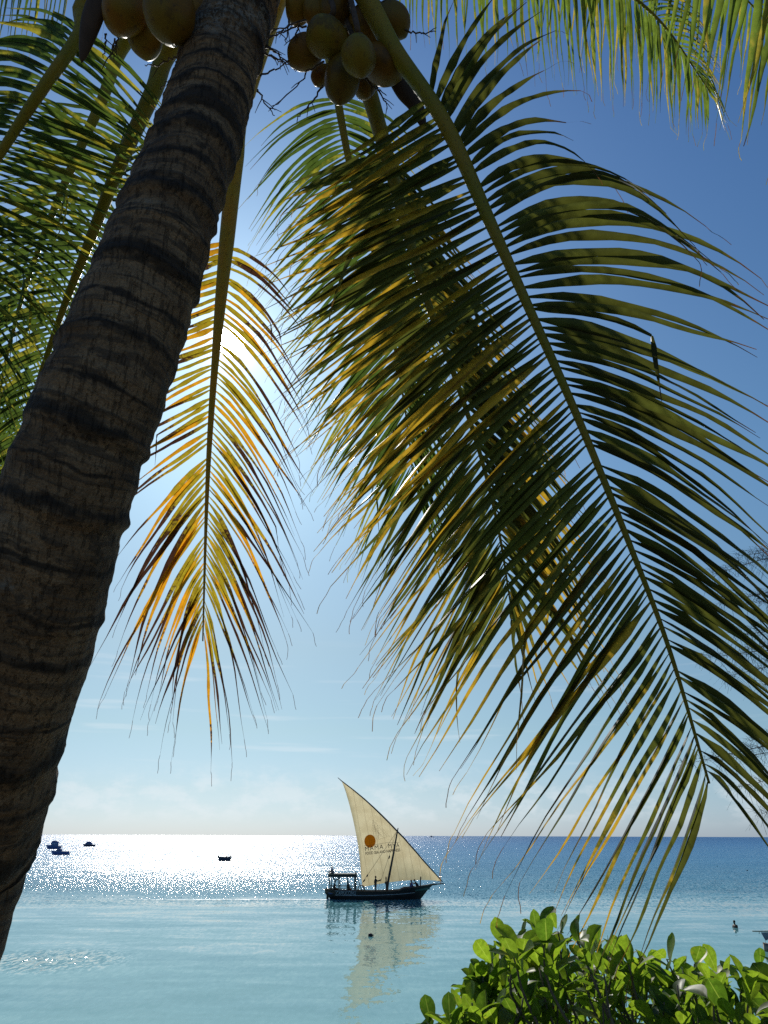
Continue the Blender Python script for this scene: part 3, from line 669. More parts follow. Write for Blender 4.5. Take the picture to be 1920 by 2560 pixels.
def c7(u, v): return (553 + u * .2708, v * .2708)
def c6(u, v): return (155.5 + u * .2708, v * .2708)
tw = [[c7(400, 160), c7(220, 215), c7(120, 270)], [c7(400, 200), c7(240, 245), c7(110, 300)], [c7(540, 480), c7(420, 560), c7(350, 650), c7(130, 860)], [c7(30, 610), c7(160, 550), c7(290, 480)],
      [c7(535, 670), c7(460, 800), c7(370, 890), c7(320, 975)], [c7(10, 720), c7(60, 800), c7(150, 930)], [c7(70, 370), c7(170, 430), c7(340, 550)], [c7(60, 420), c7(180, 470), c7(280, 520)],
      [c7(1190, 245), c7(1320, 262), c7(1440, 255)], [c7(860, 610), c7(930, 690), c7(1050, 760)], [c7(950, 655), c7(1000, 760), c7(1055, 860)], [c7(262, 150), c7(245, 250), c7(235, 355)], [c7(345, 190), c7(325, 260), c7(312, 330)],
      [c6(340, 300), c6(310, 420), c6(235, 545)], [c6(275, 260), c6(262, 360), c6(250, 450)], [c6(890, 460), c6(760, 480), c6(690, 520), c6(580, 520)], [c6(830, 500), c6(815, 590), c6(760, 650), c6(705, 720)],
      [c6(1530, 420), c6(1600, 455), c6(1680, 500)], [c6(1560, 300), c6(1640, 280), c6(1700, 240)], [c6(1525, 365), c6(1590, 385), c6(1680, 450)], [c6(370, 290), c6(350, 340), c6(330, 400)]]
for q in tw:
    d0 = ru(2.95, 3.15); pp = [P(x, y, d0 + ru(-.03, .03)) for x, y in q]; cc_ = catmull(pp, 6)
    cc_ = [p + Vector((ru(-1, 1), ru(-1, 1), ru(-1, 1))) * .005 for p in cc_]
    rb = [.0042 * (1 - .65 * i / len(cc_)) for i in range(len(cc_))]
    mb = MB(); tube(mb, cc_, rb, 6)
    for _ in range(3):
        k = random.randrange(2, len(cc_) - 1); dv = (cc_[k] - cc_[k - 1]).normalized() + Vector((ru(-.9, .9), ru(-.5, .5), ru(-.9, .3)))
        a0 = cc_[k]; tube(mb, [a0, a0 + dv * .018, a0 + dv * .035 + Vector((0, 0, -.008))], [.0022, .0017, .001], 5)
    mb.build('flower_stalk', M_stalk, palm)

# ------------------------------------------------------------------ broad-leaved shrub at the lower right
random.seed(51)
def tk(x): return lerpkeys([(880, 2222), (960, 2192), (1000, 2140), (1040, 2050), (1130, 1985), (1240, 1985), (1280, 2030), (1350, 2030), (1400, 2070), (1500, 2055), (1560, 2085), (1660, 2075), (1850, 2050), (2000, 2120)], x)[0] + 10
M_shrub, nt = mat('shrub_leaf')
s = N(nt, 'ShaderNodeAttribute', attribute_name='leaf_s').outputs['Fac']; r = N(nt, 'ShaderNodeAttribute', attribute_name='leaf_r').outputs['Fac']
co = N(nt, 'ShaderNodeTexCoord'); n1 = N(nt, 'ShaderNodeTexNoise', i_Scale=14.0, i_Detail=4.0); L(nt, co.outputs['Object'], n1.inputs['Vector'])
c = mixc(nt, mapr(nt, r, 0, 1, 0, 1), (0.045, 0.085, 0.012), (0.12, 0.175, 0.02))
n5 = N(nt, 'ShaderNodeTexNoise', i_Scale=70.0, i_Detail=5.0); L(nt, co.outputs['Object'], n5.inputs['Vector'])
c = mixc(nt, 1.0, c, ramp(nt, n5.outputs[0], [(0.3, 0.7), (0.7, 1.25)]), 'MULTIPLY')
c = mixc(nt, mapr(nt, s, 0.0, 0.09, 0.55, 0), c, (0.22, 0.26, 0.08))
c = mixc(nt, math_(nt, 'MULTIPLY', mapr(nt, n5.outputs[0], 0.62, 0.68, 0, 0.7), mapr(nt, s, 0.4, 0.9, 0, 1)), c, (0.12, 0.07, 0.03))
c = mixc(nt, mapr(nt, n1.outputs[0], 0.6, 0.72, 0, 0.5), c, (0.22, 0.2, 0.03))
b = N(nt, 'ShaderNodeBsdfPrincipled', i_Roughness=0.44); b.inputs['Specular IOR Level'].default_value = 0.3; L(nt, c, b.inputs['Base Color'])
bp = N(nt, 'ShaderNodeBump', i_Strength=0.25, i_Distance=0.003); L(nt, n1.outputs[0], bp.inputs['Height']); L(nt, bp.outputs[0], b.inputs['Normal'])
t_ = N(nt, 'ShaderNodeBsdfTranslucent'); L(nt, mixc(nt, 1.0, c, (2.7, 2.8, 1.3), 'MULTIPLY'), t_.inputs[0])
mx = N(nt, 'ShaderNodeMixShader', i_0=0.55); L(nt, b.outputs[0], mx.inputs[1]); L(nt, t_.outputs[0], mx.inputs[2]); out(nt, mx.outputs[0])
M_bark = simple('shrub_bark', (0.13, 0.11, 0.08), 0.85, 0.3, 25)
sb = Vector((1.5, 2.6, ground_h(1.5, 2.6)))
shrub = empty('shrub', sb, 'broad leaved bright green shrub at the lower right corner', 'shrub')
lm = MB(); bm_ = MB()
def broadleaf(p, d, nrm_, ln, wd, r):
    """obovate leaf from p along d, face normal nrm_, curling a little"""
    side_ = d.cross(nrm_).normalized(); nrm_ = side_.cross(d).normalized(); vs = []; fs = []; av = []; NL = 8
    cu = ru(-.5, .8); cup = ru(.0, .6); wv = ru(0, 6)
    for i in range(NL + 1):
        s = i / NL; pos = p + d * (ln * s) - nrm_ * (cu * ln * s * s * .5)
        pr = (math.sin(math.pi * min(1, s ** 1.55)) ** .62 * .92 + .08 * (1 - s)) if s < 1 else .04
        h = wd * .5 * pr
        for q in (-1, -.5, 0, .5, 1):
            vs.append(pos + side_ * (h * q) + nrm_ * (abs(q) ** 1.5 * h * cup + .03 * wd * math.sin(wv + s * 8 + q * 3) * abs(q))); av.append(abs(q))
    for i in range(NL):
        for q in range(4): a = i * 5 + q; fs.append((a, a + 1, a + 6, a + 5))
    lm.add(vs, fs, av, r)
spots = [(1058, 2062, 2.75), (1045, 2090, 2.7), (1095, 2040, 2.8), (1130, 2010, 2.8), (1165, 1995, 2.85), (1205, 2000, 2.8), (1240, 2010, 2.85), (1290, 2035, 2.9), (1340, 2045, 2.9), (1400, 2075, 2.9), (1440, 2060, 2.8), (1500, 2070, 2.8),
         (1550, 2095, 2.85), (1600, 2110, 2.8), (1640, 2085, 2.8), (1680, 2110, 2.75), (1740, 2080, 2.8), (905, 2222, 2.6), (935, 2215, 2.6), (975, 2190, 2.65), (1005, 2160, 2.65), (1040, 2140, 2.7), (1080, 2120, 2.7), (1140, 2060, 2.7), (1200, 2070, 2.7)]
tries = 0
while len(spots) < 560 and tries < 6000:
    tries += 1
    x = 905 + 1075 * rnd() ** 1.25; y = tk(x) + 14 + (rnd() ** 1.15) * 330; d = 2.35 + rnd() * 1.5
    if d > 3.0 and y < tk(x) + 30: y += 18
    spots.append((x, y, d))
for (x, y, d) in spots:
    c = P(x, y + 12, d); axis = (Vector((c.x - 1.6, c.y - 3.0, 1.1)).normalized() * .6 + Vector((ru(-.5, .5), ru(-.5, .5), ru(.5, 1.0)))).normalized()
    nl = random.randint(5, 8); u = axis.orthogonal().normalized(); w = axis.cross(u); ph = rnd() * 6
    for k in range(nl):
        an = ph + k * 2.4; el = ru(.35, 1.45) * (1 - .35 * k / nl)
        dd = (axis * math.cos(el) + (u * math.cos(an) + w * math.sin(an)) * math.sin(el)).normalized()
        ln = ru(.060, .114) * (1 - .25 * (k > nl - 3)); nrm_ = (axis * math.sin(el) - (u * math.cos(an) + w * math.sin(an)) * math.cos(el)) + Vector((ru(-.3, .3), ru(-.3, .3), ru(-.3, .3)))
        broadleaf(c - axis * .02 * k + dd * .012, dd, nrm_, ln, ln * ru(.5, .68), rnd())
    root_ = sb + Vector((ru(-.25, .25), ru(-.2, .2), 0)); m1 = c - axis * .16 + Vector((0, 0, -.06)); m2 = root_.lerp(m1, .55) + Vector((ru(-.1, .1), ru(-.1, .1), ru(-.08, .1)))
    tube(bm_, catmull([root_, m2, m1, c], 5), [.010 - .0075 * q / 15 for q in range(16)], 6)
bm_.build('branches', M_bark, shrub); lm.build('leaves', M_shrub, shrub, attrs=True)

# ------------------------------------------------------------------ needle-leaved tree at the right edge
random.seed(61)
M_needle = simple('needle_green', (0.035, 0.05, 0.03), 0.7, 0.3, 8)
cb = Vector((6.3, 8.6, ground_h(6.3, 8.6) - .1))
cas = empty('needle_tree', cb, 'feathery needle leaved tree at the right edge, mostly hidden behind the longest frond', 'tree')
mb = MB(); tube(mb, catmull([cb, cb + Vector((.1, 0, 1.6)), cb + Vector((-.1, .1, 3.2)), cb + Vector((-.2, 0, 5.2))], 8), [.16 - .0055 * i for i in range(25)], 12); mb.build('trunk', M_bark, cas)
nb_ = MB(); br_ = MB()
ends = [(1560, 1300, 8.6), (1540, 1240, 8.8), (1600, 1200, 8.8), (1620, 1400, 8.5), (1570, 1460, 8.6), (1640, 1300, 8.7), (1590, 1370, 8.4), (1650, 1480, 8.6), (1560, 1640, 8.5), (1590, 1700, 8.5), (1640, 1760, 8.5), (1620, 1600, 8.6), (1520, 1420, 8.5), (1660, 1210, 8.7), (1700, 1350, 8.6), (1720, 1550, 8.6), (1750, 1250, 8.7), (1740, 1700, 8.6), (1800, 1450, 8.6), (1850, 1150, 8.7), (1900, 1350, 8.7), (1950, 1600, 8.6), (1480, 1650, 8.5), (1900, 1050, 8.8), (2050, 1250, 9.2), (2050, 1500, 9.4)]
for (x, y, d) in ends:
    e = P(x, y, d); st = cb + Vector((-.1, 0, max(.8, min(5.0, e.z - cb.z - ru(-.2, .5))))); mid = st.lerp(e, .55) + Vector((0, 0, .25))
    cv_ = catmull([st, mid, e], 12); tube(br_, cv_, [.012 - .010 * i / 24 for i in range(25)], 5)
    for i in range(8, 25):
        for _ in range(16):
            p = cv_[i] + Vector((ru(-.03, .03), ru(-.03, .03), ru(-.03, .03))); dv = Vector((ru(-.8, .3), ru(-.6, .6), ru(-.2, .8))).normalized(); ln = ru(.12, .28); q = []
            for k in range(5): s = k / 4; q.append(p + dv * ln * s + Vector((0, 0, -.12 * s * s)))
            vs = []
            for g in q: vs += [g + Vector((.0016, 0, .0008)), g - Vector((.0016, 0, .0008))]
            nb_.add(vs, [(2 * k, 2 * k + 1, 2 * k + 3, 2 * k + 2) for k in range(4)])
br_.build('branches', M_bark, cas); nb_.build('needles', M_needle, cas)

# ------------------------------------------------------------------ people
M_skin = simple('skin_dark', (0.09, 0.045, 0.028), 0.5, 0.1, 8)
M_hair = simple('hair_black', (0.012, 0.01, 0.01), 0.7, 0.1, 40)
CL = {}
def cloth(name, col):
    if name not in CL: CL[name] = simple('cloth_' + name, col, 0.85, 0.15, 12)
    return CL[name]
def skin_mesh(verts, edges, name, material, parent, extra=None, lvl=1):
    me = bpy.data.meshes.new(name); me.from_pydata([v[:3] for v in verts], edges, [])
    ob = bpy.data.objects.new(name + '_tmp', me); COL.objects.link(ob)
    md = ob.modifiers.new('s', 'SKIN'); md.use_smooth_shade = True; md.branch_smoothing = .4
    sv = me.skin_vertices[0].data
    kk_ = 1.5 if name in ('shirt', 'shorts') else 1.0
    for i, v in enumerate(verts): sv[i].radius = (v[3] * kk_, v[3] * kk_); sv[i].use_root = (i == 0)
    sd = ob.modifiers.new('d', 'SUBSURF'); sd.levels = lvl; sd.render_levels = lvl
    dg = bpy.context.evaluated_depsgraph_get(); dg.update(); ev = ob.evaluated_get(dg); m2 = bpy.data.meshes.new_from_object(ev)
    V = [v.co.copy() for v in m2.vertices]; Fc = [tuple(p.vertices) for p in m2.polygons]
    bpy.data.objects.remove(ob); bpy.data.meshes.remove(me); bpy.data.meshes.remove(m2)
    mb = MB(); mb.add(V, Fc)
    if extra: extra(mb)
    me = bpy.data.meshes.new(name); me.from_pydata(mb.v, [], mb.f); me.polygons.foreach_set('use_smooth', [True] * len(me.polygons)); me.materials.append(material); me.update()
    o = bpy.data.objects.new(name, me); COL.objects.link(o); o.parent = parent; return o
def person(label, loc, yaw, pose, lean=0.0, shirt=None, shorts=(.05, .05, .06), arms=None, legs=None, waist=0.0, group=None):
    root = empty('person', loc, label, 'person', group); root.rotation_euler = (0, 0, yaw); root.scale = (1.1, 1.1, 1.1)
    pz = .93 if pose == 'stand' else .11
    def L_(x, z): return (x + (z - pz) * math.sin(lean), z)
    def tp(x, y, z): a = L_(x, z); return (a[0], y, a[1])
    sh = pz + .48
    V = []; E = []
    def add(p, r, par=None):
        V.append((p[0], p[1], p[2], r * (1.62 if r > .1 else 1.45 if r > .02 else 1.1)))
        if par is not None: E.append((par, len(V) - 1))
        return len(V) - 1
    pel = add((0, 0, pz), .135); sp_ = add(tp(0, 0, pz + .2), .115, pel); ch = add(tp(0, 0, pz + .40), .135, sp_); nk = add(tp(.0, 0, pz + .55), .055, ch); hb = add(tp(.01, 0, pz + .64), .062, nk)
    headc = Vector(tp(.02, 0, pz + .72))
    J = {}
    for sd in (-1, 1):
        s_ = add(tp(0, sd * .17, sh), .06, ch)
        ar = (arms or {}).get(sd, ((.02, .06, -.28), (.10, -.03, -.24)))
        S = Vector(tp(0, sd * .19, sh)); e_ = S + Vector((ar[0][0], sd * ar[0][1], ar[0][2])); w_ = e_ + Vector((ar[1][0], sd * ar[1][1], ar[1][2]))
        ei = add(e_, .042, s_); wi = add(w_, .028, ei); dr = (w_ - e_).normalized(); pl = w_ + dr * .06; pi_ = add(pl, .032, wi)
        lat = dr.cross(Vector((0, 1, 0))); lat = lat.normalized() if lat.length > .1 else Vector((0, 0, 1)); nrm2 = dr.cross(lat)
        for q, fl_ in zip((-1.5, -.5, .5, 1.5), (.07, .085, .08, .062)):
            a_ = add(pl + dr * .04 + lat * q * .017, .009, pi_); b_ = add(pl + dr * (.04 + fl_ * .55) + lat * q * .019 - nrm2 * sd * .008, .0085, a_); add(pl + dr * (.04 + fl_ * .9) + lat * q * .019 - nrm2 * sd * .028, .0075, b_)
        t1 = add(w_ + dr * .03 + lat * .034, .011, wi); add(w_ + dr * .065 + lat * .058, .009, t1)
        J[sd] = (S, e_, w_)
    if legs: lg = legs
    elif pose == 'stand': lg = {1: ((.03, .11, .5), (-.02, .12, .08), (.14, .13, .035)), -1: ((.05, .10, .5), (.04, .11, .08), (.2, .12, .035))}
    elif pose == 'cross': lg = {1: ((.36, .30, .10), (.26, -.08, .06), (.18, -.2, .06)), -1: ((.36, .30, .10), (.2, -.08, .08), (.12, -.2, .07))}
    else: lg = {1: ((.42, .13, .12), (.40, .13, -.30), (.54, .14, -.34)), -1: ((.42, .12, .12), (.44, .12, -.30), (.58, .13, -.34))}
    K_ = {}
    for sd in (-1, 1):
        k3, a3, t3 = lg[sd]; hp = Vector((0, sd * .095, pz - .04))
        h_ = add(hp, .09, pel); kk = add((k3[0], sd * k3[1], k3[2]), .055, h_); aa = add((a3[0], sd * a3[1], a3[2]), .036, kk); add((t3[0], sd * t3[1], t3[2]), .032, aa)
        K_[sd] = (hp, Vector((k3[0], sd * k3[1], k3[2])), Vector((a3[0], sd * a3[1], a3[2])))
    def head(mb):
        def fn(p, th, ph):
            q = p.copy()
            if p.z < 0: q.x *= 1 - .12 * p.z * p.z; q.y *= 1 - .28 * p.z * p.z
            if p.x > .8 and abs(p.y) < .25 and -.35 < p.z < .12: q.x += .22 * (1 - abs(p.y) / .25)
            if p.x > .75 and .15 < abs(p.y) < .5 and 0 < p.z < .25: q.x -= .08
            if p.x > .7 and abs(p.y) < .35 and -.62 < p.z < -.45: q.x += .05
            return q
        sphere(mb, headc, (.098, .078, .122), 24, 18, fn)
        for sd in (-1, 1): sphere(mb, headc + Vector((-.005, sd * .08, -.01)), (.018, .010, .032), 8, 6)
    body = skin_mesh(V, E, 'body', M_skin, root, head)
    mb = MB(); sphere(mb, headc + Vector((-.012, 0, .022)), (.1, .084, .112), 20, 12, lambda p, th, ph: p if (p.z > -.1 or p.x < 0) else p * .6)
    me_o = mb.build('hair', M_hair); me_o.parent = root
    if shirt:
        V2 = [(0, 0, pz + .02, .15), tp(0, 0, pz + .2) + (.135,), tp(0, 0, pz + .40) + (.15,), tp(0, 0, pz + .5) + (.075,)]; E2 = [(0, 1), (1, 2), (2, 3)]
        for sd in (-1, 1):
            S, e_, w_ = J[sd]; V2.append(tp(0, sd * .17, sh) + (.075,)); E2.append((2, len(V2) - 1)); V2.append(tuple(S.lerp(e_, .75)) + (.058,)); E2.append((len(V2) - 2, len(V2) - 1))
        skin_mesh(V2, E2, 'shirt', cloth(*shirt), root)
    V3 = [(0, 0, pz + .08, .142), (0, 0, pz, .148)]; E3 = [(0, 1)]
    for sd in (-1, 1):
        hp, kn, an_ = K_[sd]; V3.append(tuple(hp) + (.105,)); E3.append((1, len(V3) - 1)); V3.append(tuple(hp.lerp(kn, .85)) + (.078,)); E3.append((len(V3) - 2, len(V3) - 1))
    skin_mesh(V3, E3, 'shorts', cloth('shorts%d' % int(shorts[2] * 1000), shorts), root)
    return root

# ------------------------------------------------------------------ dhow
YC = 110.0; YN = 108.75
def Z5(u, v, Y=YC): return PY(780 + u * 360 / 1659, 1920 + v * 360 / 1659, Y)
M_hull = simple('dark_hull_planks', (0.028, 0.026, 0.022), 0.6, 0.4, 3, 0.4, 0.01, (.2, 1, 4))
M_wood = simple('weathered_wood', (0.10, 0.075, 0.05), 0.75, 0.35, 6, 0.3)
M_woodl = simple('pale_wood', (0.33, 0.27, 0.2), 0.8, 0.25, 6, 0.3)
M_deck = simple('deck_planks', (0.16, 0.12, 0.085), 0.8, 0.3, 6)
M_spar = simple('dark_spar', (0.055, 0.05, 0.045), 0.6, 0.3, 6)
M_rope = simple('rope', (0.09, 0.075, 0.05), 0.9, 0.2, 40)
M_white = simple('white_paint', (0.62, 0.62, 0.60), 0.6, 0.2, 10)
M_faded = simple('faded_paint', (0.5, 0.53, 0.53), 0.7, 0.35, 6)
M_green = simple('green_paint', (0.06, 0.13, 0.11), 0.6, 0.35, 6)
dh0 = Z5(780, 1520, YC); dh0 = Vector((dh0.x, YC, 0))
dhow = empty('sailing_dhow', dh0, 'wooden dhow with a large cream triangular sail, an orange disc and lettering on it', 'sailing boat')
NSX = 44
def station(s):
    ut = 143 + (1412 - 143) * s; ub = 200 + (1218 - 200) * s
    vt = lerpkeys([(143, 1402), (270, 1416), (430, 1422), (700, 1428), (900, 1424), (1010, 1415), (1060, 1388), (1200, 1378), (1300, 1364), (1412, 1343)], ut)[0]
    top_ = Z5(ut, vt, YN); zt = top_.z
    xb = Z5(ub, 1520, YN).x
    bt = lerpkeys([(0, 1.0), (.15, 1.25), (.4, 1.45), (.65, 1.4), (.8, 1.1), (.92, .5), (1, .05)], s)[0]
    bw = lerpkeys([(0, .25), (.12, .8), (.4, 1.25), (.65, 1.15), (.8, .7), (.92, .22), (1, .03)], s)[0]
    return top_.x, zt, xb, bt, bw
secs_o = []; secs_i = []; rail_pts = {-1: [], 1: []}; stripe = []; gband = []
for i in range(NSX + 1):
    s = i / NSX; xt, zt, xb, bt, bw = station(s)
    prof = [(1, bt), (.66, bt * .985 * .6 + bw * .4 + .06 * min(1, bt)), (.33, bt * .35 + bw * .65 + .06 * min(1, bt)), (0, bw), (-.25, bw * .72), (-.5, 0)]
    def pnt(f, b_, sd):
        z = zt * f if f > 0 else f * 1.0; x = xb + (xt - xb) * f if f > 0 else xb + (xb - (xt)) * .15 * f * 0
        return Vector((x, YC + sd * b_, z))
    sec = [pnt(f, b_, -1) for f, b_ in prof] + [pnt(f, b_, 1) for f, b_ in reversed(prof[:-1])]
    secs_o.append(sec)
    g = max(.01, bt - .09)
    zi = max(.35, zt - (.32 if s < .75 else .2)); xi = xb + (xt - xb) * (zi / zt); gi = max(.008, min(g, g * .97))
    secs_i.append([pnt(1, bt, 1), Vector((xt, YC + g, zt)), Vector((xi, YC + gi, zi)), Vector((xi, YC, zi + .02)), Vector((xi, YC - gi, zi)), Vector((xt, YC - g, zt)), pnt(1, bt, -1)])
    for sd in (-1, 1): rail_pts[sd].append(Vector((xt, YC + sd * (bt - .02), zt + .02)))
mb = MB(); loft(mb, secs_o); mb.add(list(secs_o[0]), [tuple(range(len(secs_o[0]) - 1, -1, -1))]); mb.add(list(secs_o[-1]), [tuple(range(len(secs_o[-1])))])
mb.build('hull', M_hull, dhow, smooth=False)
mb = MB(); loft(mb, secs_i); mb.build('deck', M_deck, dhow, smooth=False)
mb = MB()
for sd in (-1, 1): tube(mb, rail_pts[sd], .05, 6)
mb.build('gunwale', M_wood, dhow)
def onhull(u, v, off=.03):
    """point on the near side of the hull seen at u, v"""
    p = Z5(u, v, YN)
    best = None
    for _ in range(3):
        s = 0.5; lo_, hi_ = 0.0, 1.0
        for _ in range(24):
            s = (lo_ + hi_) / 2; xt, zt, xb, bt, bw = station(s); f = max(0, min(1, p.z / zt)); x = xb + (xt - xb) * f
            if x < p.x: lo_ = s
            else: hi_ = s
        prof = [(0, bw), (.33, bt * .35 + bw * .65 + .06 * min(1, bt)), (.66, bt * .985 * .6 + bw * .4 + .06 * min(1, bt)), (1, bt)]
        b_ = lerpkeys(prof, f)[0]; p = Z5(u, v, YC - b_ - off)
    return p
mb = MB(); tube(mb, [onhull(u, v, .035) for u, v in [(270, 1462), (350, 1468), (500, 1470), (700, 1468), (900, 1460), (1050, 1450), (1130, 1442), (1185, 1436)]], .028, 6); mb.build('rubbing_strake', M_faded, dhow)
mb = MB(); secs = []
for i in range(13):
    u = 1190 + i * 14; secs.append([onhull(u, 1402 + 17 - i * 1.7, .012), onhull(u, 1398 - i * 2.2 + 4, .012)])
loft(mb, secs); mb.build('bow_band', M_green, dhow)
# blue roundel at the quarter
mb = MB(); cpt = onhull(215, 1440, .02); vs = [cpt] + [cpt + Vector((.28 * math.cos(a) * 1.2, -.02, .13 * math.sin(a))) for a in [k * math.pi / 8 for k in range(16)]]
mb.add(vs, [(0, 1 + k, 1 + (k + 1) % 16) for k in range(16)]); mb.build('painted_mark', simple('blue_paint', (0.05, 0.09, 0.22), .6), dhow)
# bowsprit, rudder
mb = MB(); tube(mb, [Z5(1255, 1362), Z5(1412, 1342), Z5(1522, 1329)], [.09, .085, .05], 10); mb.build('bowsprit', M_wood, dhow)
mb = MB()
pr = [(150, 1404), (196, 1404), (193, 1460), (192, 1512), (164, 1516), (166, 1462), (148, 1440)]
a_ = [Z5(u, v) + Vector((0, -.07, 0)) for u, v in pr]; b_ = [p + Vector((0, .14, 0)) for p in a_]; nq = len(pr)
mb.add(a_ + b_, [tuple(range(nq)), tuple(range(2 * nq - 1, nq - 1, -1))] + [(k, k + nq, (k + 1) % nq + nq, (k + 1) % nq) for k in range(nq)]); mb.build('rudder', M_hull, dhow, smooth=False)
# mast, yard
mb = MB(); tube(mb, [Z5(858, 1440), Z5(880, 1290), Z5(940, 980), Z5(982, 735), Z5(992, 690)], [.16, .15, .12, .09, .06], 12); mb.build('mast', M_spar, dhow)
yard = [(298, 111), (342, 150), (470, 248), (600, 355), (700, 446), (800, 542), (890, 632), (980, 727), (1060, 808), (1140, 900), (1220, 992), (1300, 1086), (1390, 1186), (1480, 1285), (1505, 1312)]
mb = MB(); tube(mb, [Z5(u, v, YC + .25) for u, v in yard], [.04, .06, .075, .085, .09, .1, .1, .1, .095, .09, .085, .08, .07, .06, .045], 10); mb.build('yard', M_spar, dhow)
def vtop(u): return lerpkeys([(a, b) for a, b in yard], u)[0]
def vbot(u):
    return lerpkeys([(342, 152), (385, 262), (430, 420), (470, 580), (500, 722), (525, 860), (545, 1000), (558, 1130), (568, 1270), (582, 1366), (640, 1360), (720, 1345), (850, 1324), (980, 1306), (1100, 1296), (1250, 1290), (1400, 1295), (1478, 1304)], u)[0]
def sailY(u, v):
    a = max(0, min(1, (u - 342) / 1136)); t_, b_ = vtop(u), vbot(u); f = max(0, min(1, (v - t_) / max(1, b_ - t_)))
    return YC + .38 + 1.5 * math.sin(math.pi * min(1, a * 1.05)) * math.sin(math.pi * (.12 + .8 * f)) * .8
mb = MB(); NU, NV = 90, 28; vs = []
for i in range(NU + 1):
    u = 342 + (1478 - 342) * i / NU
    for j in range(NV + 1):
        v = vtop(u) + (vbot(u) - vtop(u)) * j / NV; vs.append(Z5(u, v, sailY(u, v) + .02 * math.sin(u * .09) * (j / NV)))
mb.add(vs, [(i * (NV + 1) + j, i * (NV + 1) + j + 1, (i + 1) * (NV + 1) + j + 1, (i + 1) * (NV + 1) + j) for i in range(NU) for j in range(NV)])
M_sail, nt = mat('sail_cloth')
co = N(nt, 'ShaderNodeTexCoord'); sp_ = N(nt, 'ShaderNodeSeparateXYZ'); L(nt, co.outputs['Object'], sp_.inputs[0])
n1 = N(nt, 'ShaderNodeTexNoise', i_Scale=0.9, i_Detail=5.0); L(nt, co.outputs['Object'], n1.inputs['Vector'])
xx = math_(nt, 'ADD', math_(nt, 'ADD', sp_.outputs['X'], math_(nt, 'MULTIPLY', sp_.outputs['Z'], 0.20)), math_(nt, 'MULTIPLY', n1.outputs[0], .15))
fr_ = math_(nt, 'FRACT', math_(nt, 'DIVIDE', xx, 1.02))
seam = math_(nt, 'LESS_THAN', fr_, 0.06)
c = mixc(nt, mapr(nt, n1.outputs[0], 0.3, 0.7, 0, 1), (0.50, 0.41, 0.24), (0.58, 0.49, 0.30))
c = mixc(nt, math_(nt, 'MULTIPLY', seam, 0.55), c, (0.25, 0.2, 0.12))
df = N(nt, 'ShaderNodeBsdfDiffuse'); L(nt, c, df.inputs[0]); tl_ = N(nt, 'ShaderNodeBsdfTranslucent'); L(nt, c, tl_.inputs[0])
mx = N(nt, 'ShaderNodeMixShader', i_0=0.72); L(nt, df.outputs[0], mx.inputs[1]); L(nt, tl_.outputs[0], mx.inputs[2]); out(nt, mx.outputs[0])
sail = mb.build('sail', M_sail, dhow)
def onsail(u, v, off=.03): return Z5(u, v, sailY(u, v) - off)
def ink(name, col, tk_):
    m, nt = mat(name); d_ = N(nt, 'ShaderNodeBsdfDiffuse'); d_.inputs[0].default_value = col + (1,); t2 = N(nt, 'ShaderNodeBsdfTranslucent'); t2.inputs[0].default_value = col + (1,)
    mx = N(nt, 'ShaderNodeMixShader', i_0=tk_); L(nt, d_.outputs[0], mx.inputs[1]); L(nt, t2.outputs[0], mx.inputs[2]); out(nt, mx.outputs[0]); return m
M_orange = ink('orange_paint', (0.50, 0.17, 0.01), .6); M_ink = ink('dark_ink', (0.05, 0.045, 0.05), .2); M_ink2 = ink('faint_ink', (0.22, 0.18, 0.12), .5)
mb = MB(); vs = [onsail(668, 843, .015)]; RG = 5
for r in range(1, RG + 1):
    for k in range(32): a = k * math.pi / 16; vs.append(onsail(668 + 65 * r / RG * math.cos(a), 843 + 76 * r / RG * math.sin(a), .015))
fs = [(0, 1 + k, 1 + (k + 1) % 32) for k in range(32)] + [(1 + (r - 1) * 32 + k, 1 + r * 32 + k, 1 + r * 32 + (k + 1) % 32, 1 + (r - 1) * 32 + (k + 1) % 32) for r in range(1, RG) for k in range(32)]
mb.add(vs, fs); mb.build('orange_disc', M_orange, sail)
def textmesh(txt, place, name, material, parent, bold=0.0, space=1.0):
    cu = bpy.data.curves.new('t', 'FONT'); cu.body = txt; cu.size = 1; cu.offset = bold; cu.resolution_u = 3; cu.space_character = space
    o = bpy.data.objects.new('t', cu); COL.objects.link(o); dg = bpy.context.evaluated_depsgraph_get(); dg.update()
    m2 = bpy.data.meshes.new_from_object(o.evaluated_get(dg)); xs_ = [v.co.x for v in m2.vertices]; ys_ = [v.co.y for v in m2.vertices]
    x0, x1, y0, y1 = min(xs_), max(xs_), min(ys_), max(ys_)
    mb = MB(); mb.add([place((v.co.x - x0) / (x1 - x0), (v.co.y - y0) / (y1 - y0)) for v in m2.vertices], [tuple(p.vertices) for p in m2.polygons])
    bpy.data.objects.remove(o); bpy.data.curves.remove(cu); bpy.data.meshes.remove(m2)
    return mb.build(name, material, parent, smooth=False)
def quadplace(bl, br, tr, tl, fn):
    def f(a, b):
        lo_ = (bl[0] + (br[0] - bl[0]) * a, bl[1] + (br[1] - bl[1]) * a); hi_ = (tl[0] + (tr[0] - tl[0]) * a, tl[1] + (tr[1] - tl[1]) * a)
        return fn(lo_[0] + (hi_[0] - lo_[0]) * b, lo_[1] + (hi_[1] - lo_[1]) * b)
    return f
textmesh('MAMA', quadplace((612, 956), (822, 930), (820, 880), (610, 908), onsail), 'lettering', M_ink, sail, .0, 1.2)
textmesh('MYA', quadplace((882, 922), (1008, 914), (1004, 862), (878, 872), onsail), 'lettering', M_ink, sail, .0, 1.25)
